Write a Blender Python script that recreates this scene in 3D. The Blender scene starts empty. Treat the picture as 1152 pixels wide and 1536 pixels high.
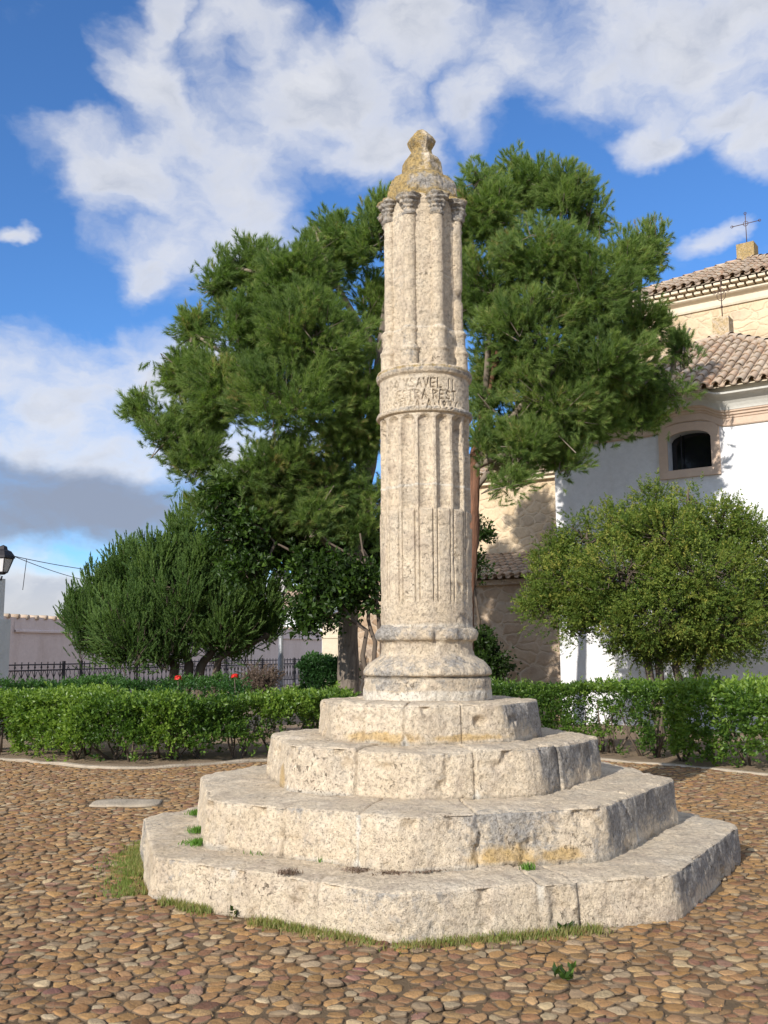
import bpy, math, random
import numpy as np
from math import sin, cos, tan, pi, radians, exp, sqrt, atan2, asin
random.seed(7)
RNG = np.random.default_rng(7)
S = bpy.context.scene
# ------------------------------------------------------------------ camera
F = 1480.0; W, H = 1152, 1536; HOR = 978.0
PIT = math.atan((HOR - 768) / F); ROLL = 0.005; EYE = 1.55
vF = np.array([0, cos(PIT), sin(PIT)]); r0 = np.array([1.0, 0, 0]); u0 = np.array([0, -sin(PIT), cos(PIT)])
vR = r0 * cos(ROLL) - u0 * sin(ROLL); vU = u0 * cos(ROLL) + r0 * sin(ROLL)
CAM = np.array([0, 0, EYE])
from mathutils import Matrix, Vector
cd = bpy.data.cameras.new('camera'); cam = bpy.data.objects.new('camera', cd); S.collection.objects.link(cam)
cd.sensor_fit = 'HORIZONTAL'; cd.sensor_width = 36; cd.lens = 36 * F / W; cd.clip_start = 0.05; cd.clip_end = 3000
cam.matrix_world = Matrix(((vR[0], vU[0], -vF[0], CAM[0]), (vR[1], vU[1], -vF[1], CAM[1]), (vR[2], vU[2], -vF[2], CAM[2]), (0, 0, 0, 1)))
S.camera = cam
def ray(px, py):
    d = vF * F + vR * (px - W / 2) + vU * (H / 2 - py); return d / np.linalg.norm(d)
def at(px, py, Y):
    d = ray(px, py); return CAM + d * (Y / d[1])
def G(px, py, z=0.0):
    d = ray(px, py); return CAM + d * ((z - EYE) / d[2])
def mpp(p):                                   # metres per photo pixel at a point
    return float(np.dot(np.asarray(p) - CAM, vF)) / F
# ------------------------------------------------------------------ sun, sky, exposure
SUN_AZ, SUN_EL = radians(33), radians(26)      # light travels towards +X+Y
sd = bpy.data.lights.new('sun', 'SUN'); sun = bpy.data.objects.new('sun', sd); S.collection.objects.link(sun)
sd.energy = 4.9; sd.angle = radians(0.55); sd.color = (1.0, 0.945, 0.87)
ld = Vector((sin(SUN_AZ) * cos(SUN_EL), cos(SUN_AZ) * cos(SUN_EL), -sin(SUN_EL)))
sun.rotation_euler = ld.to_track_quat('-Z', 'Y').to_euler(); sun.location = (-20, -30, 25)
S.view_settings.view_transform = 'Standard'; S.view_settings.look = 'None'; S.view_settings.exposure = 0.0
S.view_settings.gamma = 1.0; S.view_settings.use_curve_mapping = False

class NT:
    """small node helper"""
    def __init__(s, tree): s.t = tree; s.n = tree.nodes; s.l = tree.links
    def new(s, typ, **kw):
        nd = s.n.new(typ)
        for k, v in kw.items(): setattr(nd, k, v)
        return nd
    def put(s, sock, v):
        if v is None: return
        if hasattr(v, 'links') or isinstance(v, bpy.types.NodeSocket): s.l.new(v, sock)
        else:
            if hasattr(sock.default_value, '__len__') and not hasattr(v, '__len__'): v = [v] * len(sock.default_value)
            if hasattr(v, '__len__') and len(v) == 3 and len(sock.default_value) == 4: v = (*v, 1)
            sock.default_value = v
    def math(s, op, a, b=None, c=None, clamp=False):
        nd = s.new('ShaderNodeMath', operation=op); nd.use_clamp = clamp
        s.put(nd.inputs[0], a); s.put(nd.inputs[1], b); s.put(nd.inputs[2], c); return nd.outputs[0]
    def vm(s, op, a, b=None, scale=None):
        nd = s.new('ShaderNodeVectorMath', operation=op); s.put(nd.inputs[0], a); s.put(nd.inputs[1], b)
        if scale is not None: s.put(nd.inputs['Scale'], scale)
        return nd.outputs['Value'] if op in ('LENGTH', 'DISTANCE', 'DOT_PRODUCT') else nd.outputs[0]
    def noise(s, vec, scale, detail=4, rough=0.55, dist=0.0, out='Fac'):
        nd = s.new('ShaderNodeTexNoise'); s.put(nd.inputs['Vector'], vec); nd.inputs['Scale'].default_value = scale
        nd.inputs['Detail'].default_value = detail; nd.inputs['Roughness'].default_value = rough; nd.inputs['Distortion'].default_value = dist
        return nd.outputs[out]
    def vor(s, vec, scale, feature='F1', out='Distance', rnd=1.0):
        nd = s.new('ShaderNodeTexVoronoi', feature=feature); s.put(nd.inputs['Vector'], vec); nd.inputs['Scale'].default_value = scale
        nd.inputs['Randomness'].default_value = rnd; return nd.outputs[out]
    def ramp(s, fac, stops, interp='LINEAR'):
        nd = s.new('ShaderNodeValToRGB'); cr = nd.color_ramp; cr.interpolation = interp
        while len(cr.elements) < len(stops): cr.elements.new(0.5)
        for e, (p, c) in zip(cr.elements, stops):
            e.position = p
            if not hasattr(c, '__len__'): c = (c, c, c)
            e.color = (*c[:3], 1)
        s.put(nd.inputs[0], fac); return nd.outputs[0]
    def map(s, v, a, b, c=0.0, d=1.0, smooth=False):
        nd = s.new('ShaderNodeMapRange'); nd.interpolation_type = 'SMOOTHSTEP' if smooth else 'LINEAR'
        s.put(nd.inputs[0], v)
        for i, x in zip((1, 2, 3, 4), (a, b, c, d)): s.put(nd.inputs[i], x)
        return nd.outputs[0]
    def mix(s, fac, a, b, mode='MIX'):
        nd = s.new('ShaderNodeMix', data_type='RGBA', blend_type=mode); s.put(nd.inputs[0], fac); s.put(nd.inputs[6], a); s.put(nd.inputs[7], b)
        return nd.outputs[2]
    def attr(s, name, out='Fac'):
        nd = s.new('ShaderNodeAttribute', attribute_name=name); return nd.outputs[out]
    def obj(s): return s.new('ShaderNodeTexCoord').outputs['Object']

wd = bpy.data.worlds.new('World'); S.world = wd; wd.use_nodes = True
n = NT(wd.node_tree); n.n.clear()
sky = n.new('ShaderNodeTexSky', sky_type='NISHITA'); sky.sun_disc = False
sky.sun_elevation = SUN_EL; sky.sun_rotation = math.pi + SUN_AZ
sky.air_density = 1.0; sky.dust_density = 0.6; sky.ozone_density = 2.5; sky.altitude = 700
dirv = n.vm('NORMALIZE', n.new('ShaderNodeTexCoord').outputs['Generated'])
sep = n.new('ShaderNodeSeparateXYZ'); n.put(sep.inputs[0], dirv)
az = n.math('ARCTAN2', sep.outputs[0], sep.outputs[1]); el = n.math('ARCSINE', sep.outputs[2])
cmb = n.new('ShaderNodeCombineXYZ'); n.put(cmb.inputs[0], az); n.put(cmb.inputs[1], el)
ae = cmb.outputs[0]
# wind-streaked warp of the cloud coordinates
wz = n.noise(n.vm('MULTIPLY', ae, (1.0, 1.5, 1)), 7.0, 5, 0.6, out='Color')
warp = n.vm('ADD', ae, n.vm('MULTIPLY', n.vm('SUBTRACT', wz, (0.5, 0.5, 0.5)), (0.11, 0.085, 0)))
def sky_blob(px, py, rx, ry, tilt=0.0):
    d = ray(px, py); a, e = atan2(d[0], d[1]), asin(d[2])
    rel = n.vm('SUBTRACT', warp, (a, e, 0))
    if tilt:
        rt = n.new('ShaderNodeVectorRotate', rotation_type='Z_AXIS'); n.put(rt.inputs['Vector'], rel); rt.inputs['Angle'].default_value = -tilt; rel = rt.outputs[0]
    q = n.vm('MULTIPLY', rel, (F / rx, F / ry, 0)); L = n.vm('LENGTH', q)
    return n.math('SUBTRACT', 1.0, n.math('MINIMUM', n.math('MULTIPLY', L, L), 2.5))
def union(bl):
    o = None
    for b in bl:
        v = sky_blob(*b); o = v if o is None else n.math('MAXIMUM', o, v)
    return o
CLOUDS = [(470, 140, 190, 95, .25), (320, 80, 60, 50), (390, 60, 110, 60), (230, 110, 70, 60, -.5), (190, 270, 120, 55, -.2), (330, 235, 130, 80), (300, 350, 130, 75),
          (240, 395, 60, 45), (560, 230, 110, 60), (720, 165, 75, 50), (900, 60, 230, 95), (1080, 50, 180, 110), (640, 60, 130, 60), (975, 212, 62, 30),
          (1090, 170, 60, 30), (100, 585, 190, 80, -.05), (270, 560, 130, 60), (60, 680, 260, 80), (250, 710, 260, 100), (130, 775, 260, 52), (20, 760, 160, 50), (110, 905, 280, 66), (40, 868, 70, 16), (200, 870, 120, 20), (1068, 338, 52, 18, .2),
          (12, 345, 30, 14), (240, 30, 50, 30, .8), (1150, 210, 60, 40)]
mask = union(CLOUDS)
# unseen broken cloud added over the rest of the sky to neutralise ambient light
away = n.math('MAXIMUM', n.map(n.math('ABSOLUTE', az), .50, .75, 0, 1, True), n.map(el, .72, .9, 0, 1, True))
mask = n.math('MAXIMUM', mask, n.math('SUBTRACT', n.math('MULTIPLY', away, 1.9), 1.5))
nv = n.vm('MULTIPLY', warp, (1.0, 1.5, 1))
dens = n.noise(nv, 8.5, 9, 0.55)
cov = n.math('ADD', n.math('MULTIPLY', mask, 0.40), n.math('MULTIPLY', n.math('SUBTRACT', dens, 0.5), 2.0))
cov = n.math('ADD', cov, n.map(el, .045, .088, .75, 0, True))
alpha = n.map(cov, -0.38, 0.60, 0, 0.94, True)
thick = n.map(cov, 0.0, 0.8, 0, 1, True)
grey = union([(90, 770, 330, 62, .0), (10, 735, 190, 50), (300, 770, 200, 60)])
greym = n.map(n.math('ADD', grey, n.math('MULTIPLY', n.math('SUBTRACT', n.noise(nv, 9, 5, .5), .5), 1.2)), -0.3, 0.8, 0, 1, True)
cshade = n.noise(n.vm('ADD', nv, (3.1, 0.06, 0)), 14.0, 6, 0.6)
ccol = n.mix(n.map(n.math('MULTIPLY', cshade, thick), 0.15, 0.55, 0, 1), (7.4, 7.45, 7.7), (4.6, 4.95, 5.8))
ccol = n.mix(greym, ccol, (2.7, 3.05, 3.9))
lowc = n.map(el, 0.0, 0.10, 1, 0, True)
ccol = n.mix(n.math('MULTIPLY', lowc, 0.7), ccol, (6.6, 6.1, 5.7))
skyc = n.mix(1.0, sky.outputs[0], (0.74, 1.18, 1.66), 'MULTIPLY')
col = n.mix(alpha, skyc, ccol)
bg = n.new('ShaderNodeBackground'); n.put(bg.inputs[0], col); bg.inputs[1].default_value = 0.115
out = n.new('ShaderNodeOutputWorld'); n.l.new(bg.outputs[0], out.inputs[0])

# ------------------------------------------------------------------ mesh + object helpers
def hash3(ix, iy, iz, seed):
    h = (ix.astype(np.int64) * 374761393 + iy.astype(np.int64) * 668265263 + iz.astype(np.int64) * 2147483647 // 3 + seed * 144665) & 0xFFFFFFFF
    h = ((h ^ (h >> 13)) * 1274126177) & 0xFFFFFFFF
    h = (h ^ (h >> 16)) & 0xFFFFFF
    return h / float(0xFFFFFF)
def vnoise(P, scale, seed=0):
    q = np.asarray(P, float) * scale; i = np.floor(q); f = q - i; f = f * f * (3 - 2 * f); i = i.astype(np.int64)
    r = 0
    for dx in (0, 1):
        for dy in (0, 1):
            for dz in (0, 1):
                w = (f[..., 0] if dx else 1 - f[..., 0]) * (f[..., 1] if dy else 1 - f[..., 1]) * (f[..., 2] if dz else 1 - f[..., 2])
                r = r + w * hash3(i[..., 0] + dx, i[..., 1] + dy, i[..., 2] + dz, seed)
    return r * 2 - 1
def fbm(P, scale, octaves=4, seed=0, gain=0.5):
    r, a = 0, 1.0
    for o in range(octaves):
        r = r + a * vnoise(P, scale * 2 ** o, seed + o * 17); a *= gain
    return r
def sstep(x, a, b):
    t = np.clip((x - a) / (b - a), 0, 1); return t * t * (3 - 2 * t)

C = S.collection
def link(o, parent):
    C.objects.link(o)
    if parent is not None:
        o.parent = parent
    return o
def npmesh(name, V, Fa, mat, parent=None, smooth=True, attrs=None):
    """V (n,3) world coords, Fa list of arrays (m,3)/(m,4)"""
    V = np.asarray(V, dtype=np.float64)
    if parent is not None: V = V - np.array(origin_of(parent))
    if isinstance(Fa, np.ndarray): Fa = [Fa]
    Fa = [np.asarray(f, dtype=np.int32) for f in Fa if len(f)]
    me = bpy.data.meshes.new(name)
    me.vertices.add(len(V)); me.vertices.foreach_set('co', V.astype(np.float32).ravel())
    loops = np.concatenate([f.ravel() for f in Fa]); tot = np.concatenate([np.full(len(f), f.shape[1], np.int32) for f in Fa])
    st = np.concatenate([[0], np.cumsum(tot)[:-1]]).astype(np.int32)
    me.loops.add(len(loops)); me.loops.foreach_set('vertex_index', loops)
    me.polygons.add(len(tot)); me.polygons.foreach_set('loop_start', st)
    try: me.polygons.foreach_set('loop_total', tot)
    except Exception: pass
    me.polygons.foreach_set('use_smooth', np.full(len(tot), smooth))
    if attrs:
        for k, a in attrs.items():
            at_ = me.attributes.new(k, 'FLOAT', 'POINT'); at_.data.foreach_set('value', np.asarray(a, np.float32))
    me.update(calc_edges=True)
    me.materials.append(mat)
    return link(bpy.data.objects.new(name, me), parent)
ORG = {}
def origin_of(o):
    p = np.zeros(3)
    while o is not None: p = p + np.array(o.location); o = o.parent
    return p
def thing(name, label, cat, loc, group=None):
    o = bpy.data.objects.new(name, None); o.empty_display_size = 0.3; C.objects.link(o); o.location = tuple(loc)
    return tag(o, label, cat, group)
def tag(o, label, cat, group=None, kind=None):
    o['label'] = label; o['category'] = cat
    if group: o['group'] = group
    if kind: o['kind'] = kind
    return o
def struct(o, label=None):
    o['kind'] = 'structure'
    return o
class MB:
    def __init__(s): s.v = []; s.q = []; s.t = []; s.n = 0
    def add(s, V, Q=None, T=None):
        V = np.asarray(V, float); b = s.n; s.v.append(V); s.n += len(V)
        if Q is not None and len(Q): s.q.append(np.asarray(Q, int) + b)
        if T is not None and len(T): s.t.append(np.asarray(T, int) + b)
        return s
    def box(s, c, sx, sy, sz, ax=None, ay=None, az_=None):
        ax = np.array([1, 0, 0.]) if ax is None else np.asarray(ax); ay = np.array([0, 1., 0]) if ay is None else np.asarray(ay)
        az_ = np.array([0, 0, 1.]) if az_ is None else np.asarray(az_)
        V = [np.asarray(c) + ax * sx / 2 * i + ay * sy / 2 * j + az_ * sz / 2 * k for k in (-1, 1) for j in (-1, 1) for i in (-1, 1)]
        return s.add(V, [(0, 2, 3, 1), (4, 5, 7, 6), (0, 1, 5, 4), (2, 6, 7, 3), (0, 4, 6, 2), (1, 3, 7, 5)])
    def tube(s, pts, rad, k=8, cap=True):
        pts = np.asarray(pts, float); m = len(pts); rad = np.broadcast_to(rad, (m,)) if np.ndim(rad) else np.full(m, rad)
        tg = np.gradient(pts, axis=0); tg /= (np.linalg.norm(tg, axis=1)[:, None] + 1e-9)
        ref = np.array([0.3, 0.2, 0.9]); ref = np.array([1, 0, 0.]) if abs(np.dot(tg[0], ref)) > .95 else ref
        V = []
        for p, t, r in zip(pts, tg, rad):
            a = np.cross(t, ref); a /= np.linalg.norm(a) + 1e-9; b = np.cross(t, a)
            an = np.arange(k) * 2 * pi / k
            V.append(p + r * (np.cos(an)[:, None] * a + np.sin(an)[:, None] * b))
        V = np.concatenate(V); Q = []
        for i in range(m - 1):
            for j in range(k):
                Q.append((i * k + j, i * k + (j + 1) % k, (i + 1) * k + (j + 1) % k, (i + 1) * k + j))
        T = []
        if cap:
            V = np.concatenate([V, pts[:1], pts[-1:]])
            for j in range(k):
                T.append((m * k, (j + 1) % k, j)); T.append((m * k + 1, (m - 1) * k + j, (m - 1) * k + (j + 1) % k))
        return s.add(V, Q, T)
    def build(s, name, mat, parent=None, smooth=False, attrs=None):
        fs = []
        if s.q: fs.append(np.concatenate(s.q))
        if s.t: fs.append(np.concatenate(s.t))
        return npmesh(name, np.concatenate(s.v), fs, mat, parent, smooth, attrs)
def grid_faces(nu, nv, wrap_u=False):
    """vertex index = v*nu+u"""
    u = np.arange(nu if wrap_u else nu - 1); v = np.arange(nv - 1); U, Vv = np.meshgrid(u, v); U = U.ravel(); Vv = Vv.ravel(); U2 = (U + 1) % nu
    return np.stack([Vv * nu + U, Vv * nu + U2, (Vv + 1) * nu + U2, (Vv + 1) * nu + U], 1)

# ------------------------------------------------------------------ materials
def material(name):
    m = bpy.data.materials.new(name); m.use_nodes = True; t = NT(m.node_tree); t.n.clear()
    p = t.new('ShaderNodeBsdfPrincipled'); o = t.new('ShaderNodeOutputMaterial'); t.l.new(p.outputs[0], o.inputs[0])
    t.p = p; t.o = o; p.inputs['Specular IOR Level'].default_value = 0.25; p.inputs['Roughness'].default_value = 0.9
    return m, t
def bump(t, height, dist=0.01, strength=1.0, prev=None):
    b = t.new('ShaderNodeBump'); b.inputs['Distance'].default_value = dist; b.inputs['Strength'].default_value = strength
    t.put(b.inputs['Height'], height)
    if prev is not None: t.l.new(prev, b.inputs['Normal'])
    return b.outputs[0]
def simple(name, col, rough=0.8, metal=0.0, var=0.15, scale=8.0, spec=0.25, bmp=0.0):
    m, t = material(name); v = t.obj(); f = t.noise(v, scale, 5, .6)
    c = t.mix(1.0, col, t.ramp(f, [(0.25, 1 - var), (0.75, 1 + var)]), 'MULTIPLY'); t.put(t.p.inputs['Base Color'], c)
    t.p.inputs['Roughness'].default_value = rough; t.p.inputs['Metallic'].default_value = metal; t.p.inputs['Specular IOR Level'].default_value = spec
    if bmp: t.l.new(bump(t, t.noise(v, scale * 6, 5, .6), bmp), t.p.inputs['Normal'])
    return m

def mat_limestone():
    m, t = material('weathered_limestone'); v = t.obj()
    big = t.noise(v, 1.6, 5, .6); mid = t.noise(v, 6.5, 7, .62, .6); fine = t.noise(v, 38, 6, .65); grit = t.noise(v, 150, 3, .6)
    base = t.ramp(big, [(0.3, (.59, .475, .33)), (0.5, (.69, .57, .41)), (0.72, (.75, .635, .475))])
    base = t.mix(t.map(mid, .46, .70), base, (.53, .43, .32))
    base = t.mix(t.math('MULTIPLY', t.map(t.noise(t.vm('ADD', v, (9, 3, 2)), 3.2, 8, .68), .54, .68), .6), base, (.43, .375, .30))
    base = t.mix(t.math('MULTIPLY', t.map(t.noise(t.vm('ADD', v, (4, 8, 5)), 5.0, 9, .7), .50, .72), .55), base, (.72, .63, .495))
    # grey crust driven by vertex weights: lichen, and shade greyed into step right faces
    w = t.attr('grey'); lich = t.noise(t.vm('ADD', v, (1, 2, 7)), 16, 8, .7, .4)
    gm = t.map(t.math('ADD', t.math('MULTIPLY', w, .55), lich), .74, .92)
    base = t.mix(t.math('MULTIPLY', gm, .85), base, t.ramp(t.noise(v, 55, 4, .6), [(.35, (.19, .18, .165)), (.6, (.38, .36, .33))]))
    o = t.attr('orange'); om = t.map(t.math('ADD', t.math('MULTIPLY', o, .75), t.noise(v, 10, 7, .65)), .72, 1.0)
    base = t.mix(om, base, t.ramp(t.noise(v, 14, 5, .6), [(.3, (.54, .40, .23)), (.7, (.60, .42, .19))]))
    y = t.attr('lichen'); ym = t.map(t.math('ADD', t.math('MULTIPLY', y, .75), t.noise(v, 13, 7, .7)), .76, .93)
    base = t.mix(ym, base, t.ramp(t.noise(v, 30, 5, .6), [(.35, (.25, .20, .12)), (.5, (.43, .31, .14)), (.68, (.53, .37, .15))]))
    mo = t.attr('mortar'); base = t.mix(t.map(t.math('ADD', mo, t.math('MULTIPLY', t.noise(v, 12, 6, .6), .5)), .55, .95), base, (.72, .665, .56))
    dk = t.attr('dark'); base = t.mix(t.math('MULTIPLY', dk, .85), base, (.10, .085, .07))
    # pits
    dom = t.map(t.noise(t.vm('ADD', v, (5, 5, 1)), 2.6, 4, .6), .50, .66)
    wv = t.vm('ADD', v, t.vm('SCALE', t.noise(v, 14, 5, .7, out='Color'), None, 0.13))
    pit = t.map(t.math('ADD', t.vor(wv, 30, 'SMOOTH_F1'), t.math('MULTIPLY', t.math('SUBTRACT', 1.0, dom), .35)), .14, .27, 1, 0)
    pit2 = t.map(t.math('ADD', t.vor(wv, 80), t.math('MULTIPLY', t.math('SUBTRACT', fine, .5), 1.0)), .15, .3, 1, 0)
    base = t.mix(t.math('MULTIPLY', pit, .38), base, (.22, .15, .09))
    base = t.mix(t.math('MULTIPLY', pit2, .25), base, (.25, .20, .15))
    base = t.mix(1.0, base, t.ramp(fine, [(.3, .80), (.55, 1.02), (.75, 1.14)]), 'MULTIPLY')
    base = t.mix(1.0, base, t.ramp(grit, [(.3, .86), (.7, 1.1)]), 'MULTIPLY')
    t.put(t.p.inputs['Base Color'], base); t.p.inputs['Roughness'].default_value = .95; t.p.inputs['Specular IOR Level'].default_value = .12
    h = t.math('ADD', t.math('MULTIPLY', mid, .7), t.math('MULTIPLY', fine, .75)); h = t.math('ADD', h, t.math('MULTIPLY', grit, .28))
    h = t.math('SUBTRACT', h, t.math('MULTIPLY', pit, 1.1)); h = t.math('SUBTRACT', h, t.math('MULTIPLY', pit2, .25))
    t.l.new(bump(t, h, .021), t.p.inputs['Normal'])
    return m
def mat_rubble(name, c1, c2, mortar, scale=2.6):
    m, t = material(name); v = t.obj(); wv = t.vm('ADD', t.vm('MULTIPLY', v, (1, 1, 1.5)), t.vm('SCALE', t.noise(v, 3.5, 3, .5, out='Color'), None, .22))
    e = t.vor(wv, scale, 'DISTANCE_TO_EDGE'); cell = t.vor(wv, scale, 'F1', 'Color')
    sx = t.new('ShaderNodeSeparateXYZ'); t.put(sx.inputs[0], cell)
    stone = t.mix(sx.outputs[0], c1, c2); stone = t.mix(t.math('MULTIPLY', t.map(sx.outputs[1], .8, .95), .5), stone, (.36, .31, .26))
    stone = t.mix(1.0, stone, t.ramp(t.noise(v, 14, 6, .65), [(.3, .75), (.7, 1.2)]), 'MULTIPLY')
    jagged = t.math('ADD', e, t.math('MULTIPLY', t.math('SUBTRACT', t.noise(v, 12, 5, .6), .5), .14))
    mm = t.map(jagged, .03, .11, 1, 0); cover = t.map(t.noise(t.vm('ADD', v, (7, 7, 7)), .8, 4, .6), .38, .58)
    mm = t.math('MAXIMUM', mm, t.math('MULTIPLY', cover, .8))
    c = t.mix(mm, stone, mortar); c = t.mix(1.0, c, t.ramp(t.noise(v, 1.1, 5, .6), [(.3, .86), (.7, 1.1)]), 'MULTIPLY')
    t.put(t.p.inputs['Base Color'], c)
    h = t.math('ADD', t.map(jagged, 0, .14), t.math('MULTIPLY', t.noise(v, 20, 5, .6), .5)); t.l.new(bump(t, h, .02), t.p.inputs['Normal'])
    return m
def mat_plaster(name, col, dirt, amt=.5):
    m, t = material(name); v = t.obj(); f = t.noise(t.vm('MULTIPLY', v, (1, 1, .22)), 1.9, 8, .7); g = t.noise(v, 9, 5, .6)
    c = t.mix(t.math('MULTIPLY', t.map(f, .48, .75), amt), col, dirt); c = t.mix(1.0, c, t.ramp(g, [(.3, .94), (.7, 1.04)]), 'MULTIPLY')
    t.put(t.p.inputs['Base Color'], c); t.l.new(bump(t, t.math('ADD', g, t.noise(v, 2.2, 3, .5)), .012), t.p.inputs['Normal'])
    return m
def mat_tiles():
    m, t = material('old_clay_tiles'); v = t.obj(); r = t.attr('rnd'); f = t.noise(v, 7, 7, .68)
    c = t.ramp(r, [(0, (.42, .31, .22)), (.35, (.54, .42, .31)), (.6, (.50, .34, .23)), (.85, (.62, .50, .37)), (1, (.55, .34, .21))])
    c = t.mix(t.map(f, .45, .68), c, (.46, .41, .33)); c = t.mix(t.math('MULTIPLY', t.map(t.noise(v, 18, 6, .7), .56, .68), .6), c, (.20, .17, .14))
    c = t.mix(t.math('MULTIPLY', t.map(t.noise(t.vm('ADD', v, (5, 1, 1)), 4, 6, .7), .6, .7), .6), c, (.50, .38, .16))
    t.put(t.p.inputs['Base Color'], c); t.l.new(bump(t, t.noise(v, 30, 5, .6), .012), t.p.inputs['Normal'])
    return m
def mat_leaf(name, stops, trans=.35, rough=.55, spec=.3, ttint=(1.3, 1.5, .5)):
    m, t = material(name); c = t.ramp(t.attr('rnd'), stops)
    t.put(t.p.inputs['Base Color'], c); t.p.inputs['Roughness'].default_value = rough; t.p.inputs['Specular IOR Level'].default_value = spec
    tr = t.new('ShaderNodeBsdfTranslucent'); t.put(tr.inputs[0], t.mix(1.0, c, ttint, 'MULTIPLY'))
    ms = t.new('ShaderNodeMixShader'); ms.inputs[0].default_value = trans; t.l.new(t.p.outputs[0], ms.inputs[1]); t.l.new(tr.outputs[0], ms.inputs[2])
    t.l.new(ms.outputs[0], t.o.inputs[0]); return m
def mat_bark(name, c1, c2, scale=6):
    m, t = material(name); v = t.obj(); f = t.noise(t.vm('MULTIPLY', v, (3, 3, .6)), scale, 7, .65, .5)
    t.put(t.p.inputs['Base Color'], t.ramp(f, [(.35, c1), (.65, c2)])); t.l.new(bump(t, f, .03), t.p.inputs['Normal']); return m
def mat_cobble():
    m, t = material('river_cobbles'); v = t.obj(); r = t.attr('rnd'); b = t.attr('val')
    c = t.ramp(r, [(0, (.26, .16, .075)), (.13, (.36, .225, .10)), (.26, (.24, .135, .075)), (.40, (.39, .27, .135)), (.52, (.29, .175, .095)), (.62, (.22, .12, .085)), (.72, (.36, .21, .085)), (.82, (.28, .21, .14)), (.91, (.37, .30, .20)), (.97, (.47, .37, .22)), (1, (.21, .10, .095))])
    c = t.mix(1.0, c, (1.08, 1.02, .94), 'MULTIPLY'); c = t.mix(1.0, c, t.ramp(b, [(0, .68), (1, 1.38)]), 'MULTIPLY')
    f = t.noise(v, 22, 6, .65); c = t.mix(1.0, c, t.ramp(f, [(.3, .80), (.7, 1.18)]), 'MULTIPLY')
    c = t.mix(t.map(t.noise(v, 60, 4, .6), .6, .72), c, (.18, .135, .10))
    h = t.attr('hgt'); dirt = t.math('ADD', t.map(h, .25, .75, 1, 0), t.math('MULTIPLY', t.math('SUBTRACT', t.noise(v, 30, 4, .6), .5), 1.1))
    c = t.mix(t.map(dirt, .35, .9), c, (.19, .135, .085))
    t.put(t.p.inputs['Base Color'], c); t.p.inputs['Roughness'].default_value = .85; t.p.inputs['Specular IOR Level'].default_value = .12
    t.l.new(bump(t, t.math('ADD', f, t.math('MULTIPLY', t.noise(v, 90, 4, .65), .5)), .014), t.p.inputs['Normal']); return m
def mat_soil(name, c1, c2, c3, scale=3.0):
    m, t = material(name); v = t.obj(); f = t.noise(v, scale, 8, .65); g = t.noise(v, scale * 14, 6, .7)
    c = t.mix(t.map(f, .4, .65), c1, c2); c = t.mix(t.map(g, .55, .7), c, c3); t.put(t.p.inputs['Base Color'], c)
    t.l.new(bump(t, g, .02), t.p.inputs['Normal']); return m

M_LIME = mat_limestone()
M_RUBBLE = mat_rubble('cream_rubble_masonry', (.58, .43, .26), (.66, .51, .33), (.72, .57, .38))
M_RUBBLE2 = mat_rubble('lower_rubble_masonry', (.36, .24, .15), (.46, .32, .20), (.54, .42, .30), 2.3)
M_WHITE = mat_plaster('whitewash', (.80, .80, .80), (.66, .64, .60), .5)
M_PINK = mat_plaster('pinkish_plaster_trim', (.66, .50, .38), (.55, .40, .30), .4)
M_CREAM = mat_plaster('cream_cornice', (.74, .64, .48), (.55, .46, .34), .5)
M_GREYP = mat_plaster('grey_cove_plaster', (.62, .60, .54), (.45, .43, .38), .5)
M_MAUVE = mat_plaster('old_lime_wall', (.72, .61, .56), (.55, .44, .38), .6)
M_TILE = mat_tiles()
M_IRON = simple('dark_iron', (.035, .033, .036), .55, .6, .3, 20)
M_RUST = simple('rusty_iron', (.12, .075, .06), .8, .3, .3, 20)
M_GALV = simple('grey_painted_steel', (.30, .31, .32), .5, .3, .15, 9)
M_PANE = simple('frosted_pane', (.62, .60, .60), .35, 0, .05, 5, .5)
M_DARK = simple('dark_window_glass', (.012, .012, .015), .08, 0, .2, 3, .6)
M_REVEAL = simple('pale_reveal', (.60, .60, .60), .9)
M_COB = mat_cobble()
M_JOINT = mat_soil('joint_earth', (.17, .115, .065), (.22, .155, .085), (.12, .08, .045), 6)
M_SOIL = mat_soil('bed_earth', (.25, .18, .12), (.34, .25, .16), (.17, .12, .08), 2)
M_DUST = mat_soil('far_ground', (.30, .24, .18), (.24, .21, .15), (.18, .16, .11), .5)
M_KERB = simple('pale_kerb_stone', (.42, .35, .26), .95, 0, .25, 5, .1, .02)
M_PINE = mat_leaf('pine_needles', [(0, (.085, .145, .045)), (.4, (.170, .245, .070)), (.72, (.265, .345, .09)), (.92, (.34, .41, .14)), (1, (.44, .30, .15))], .45, ttint=(1.15, 1.4, .6))

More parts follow.
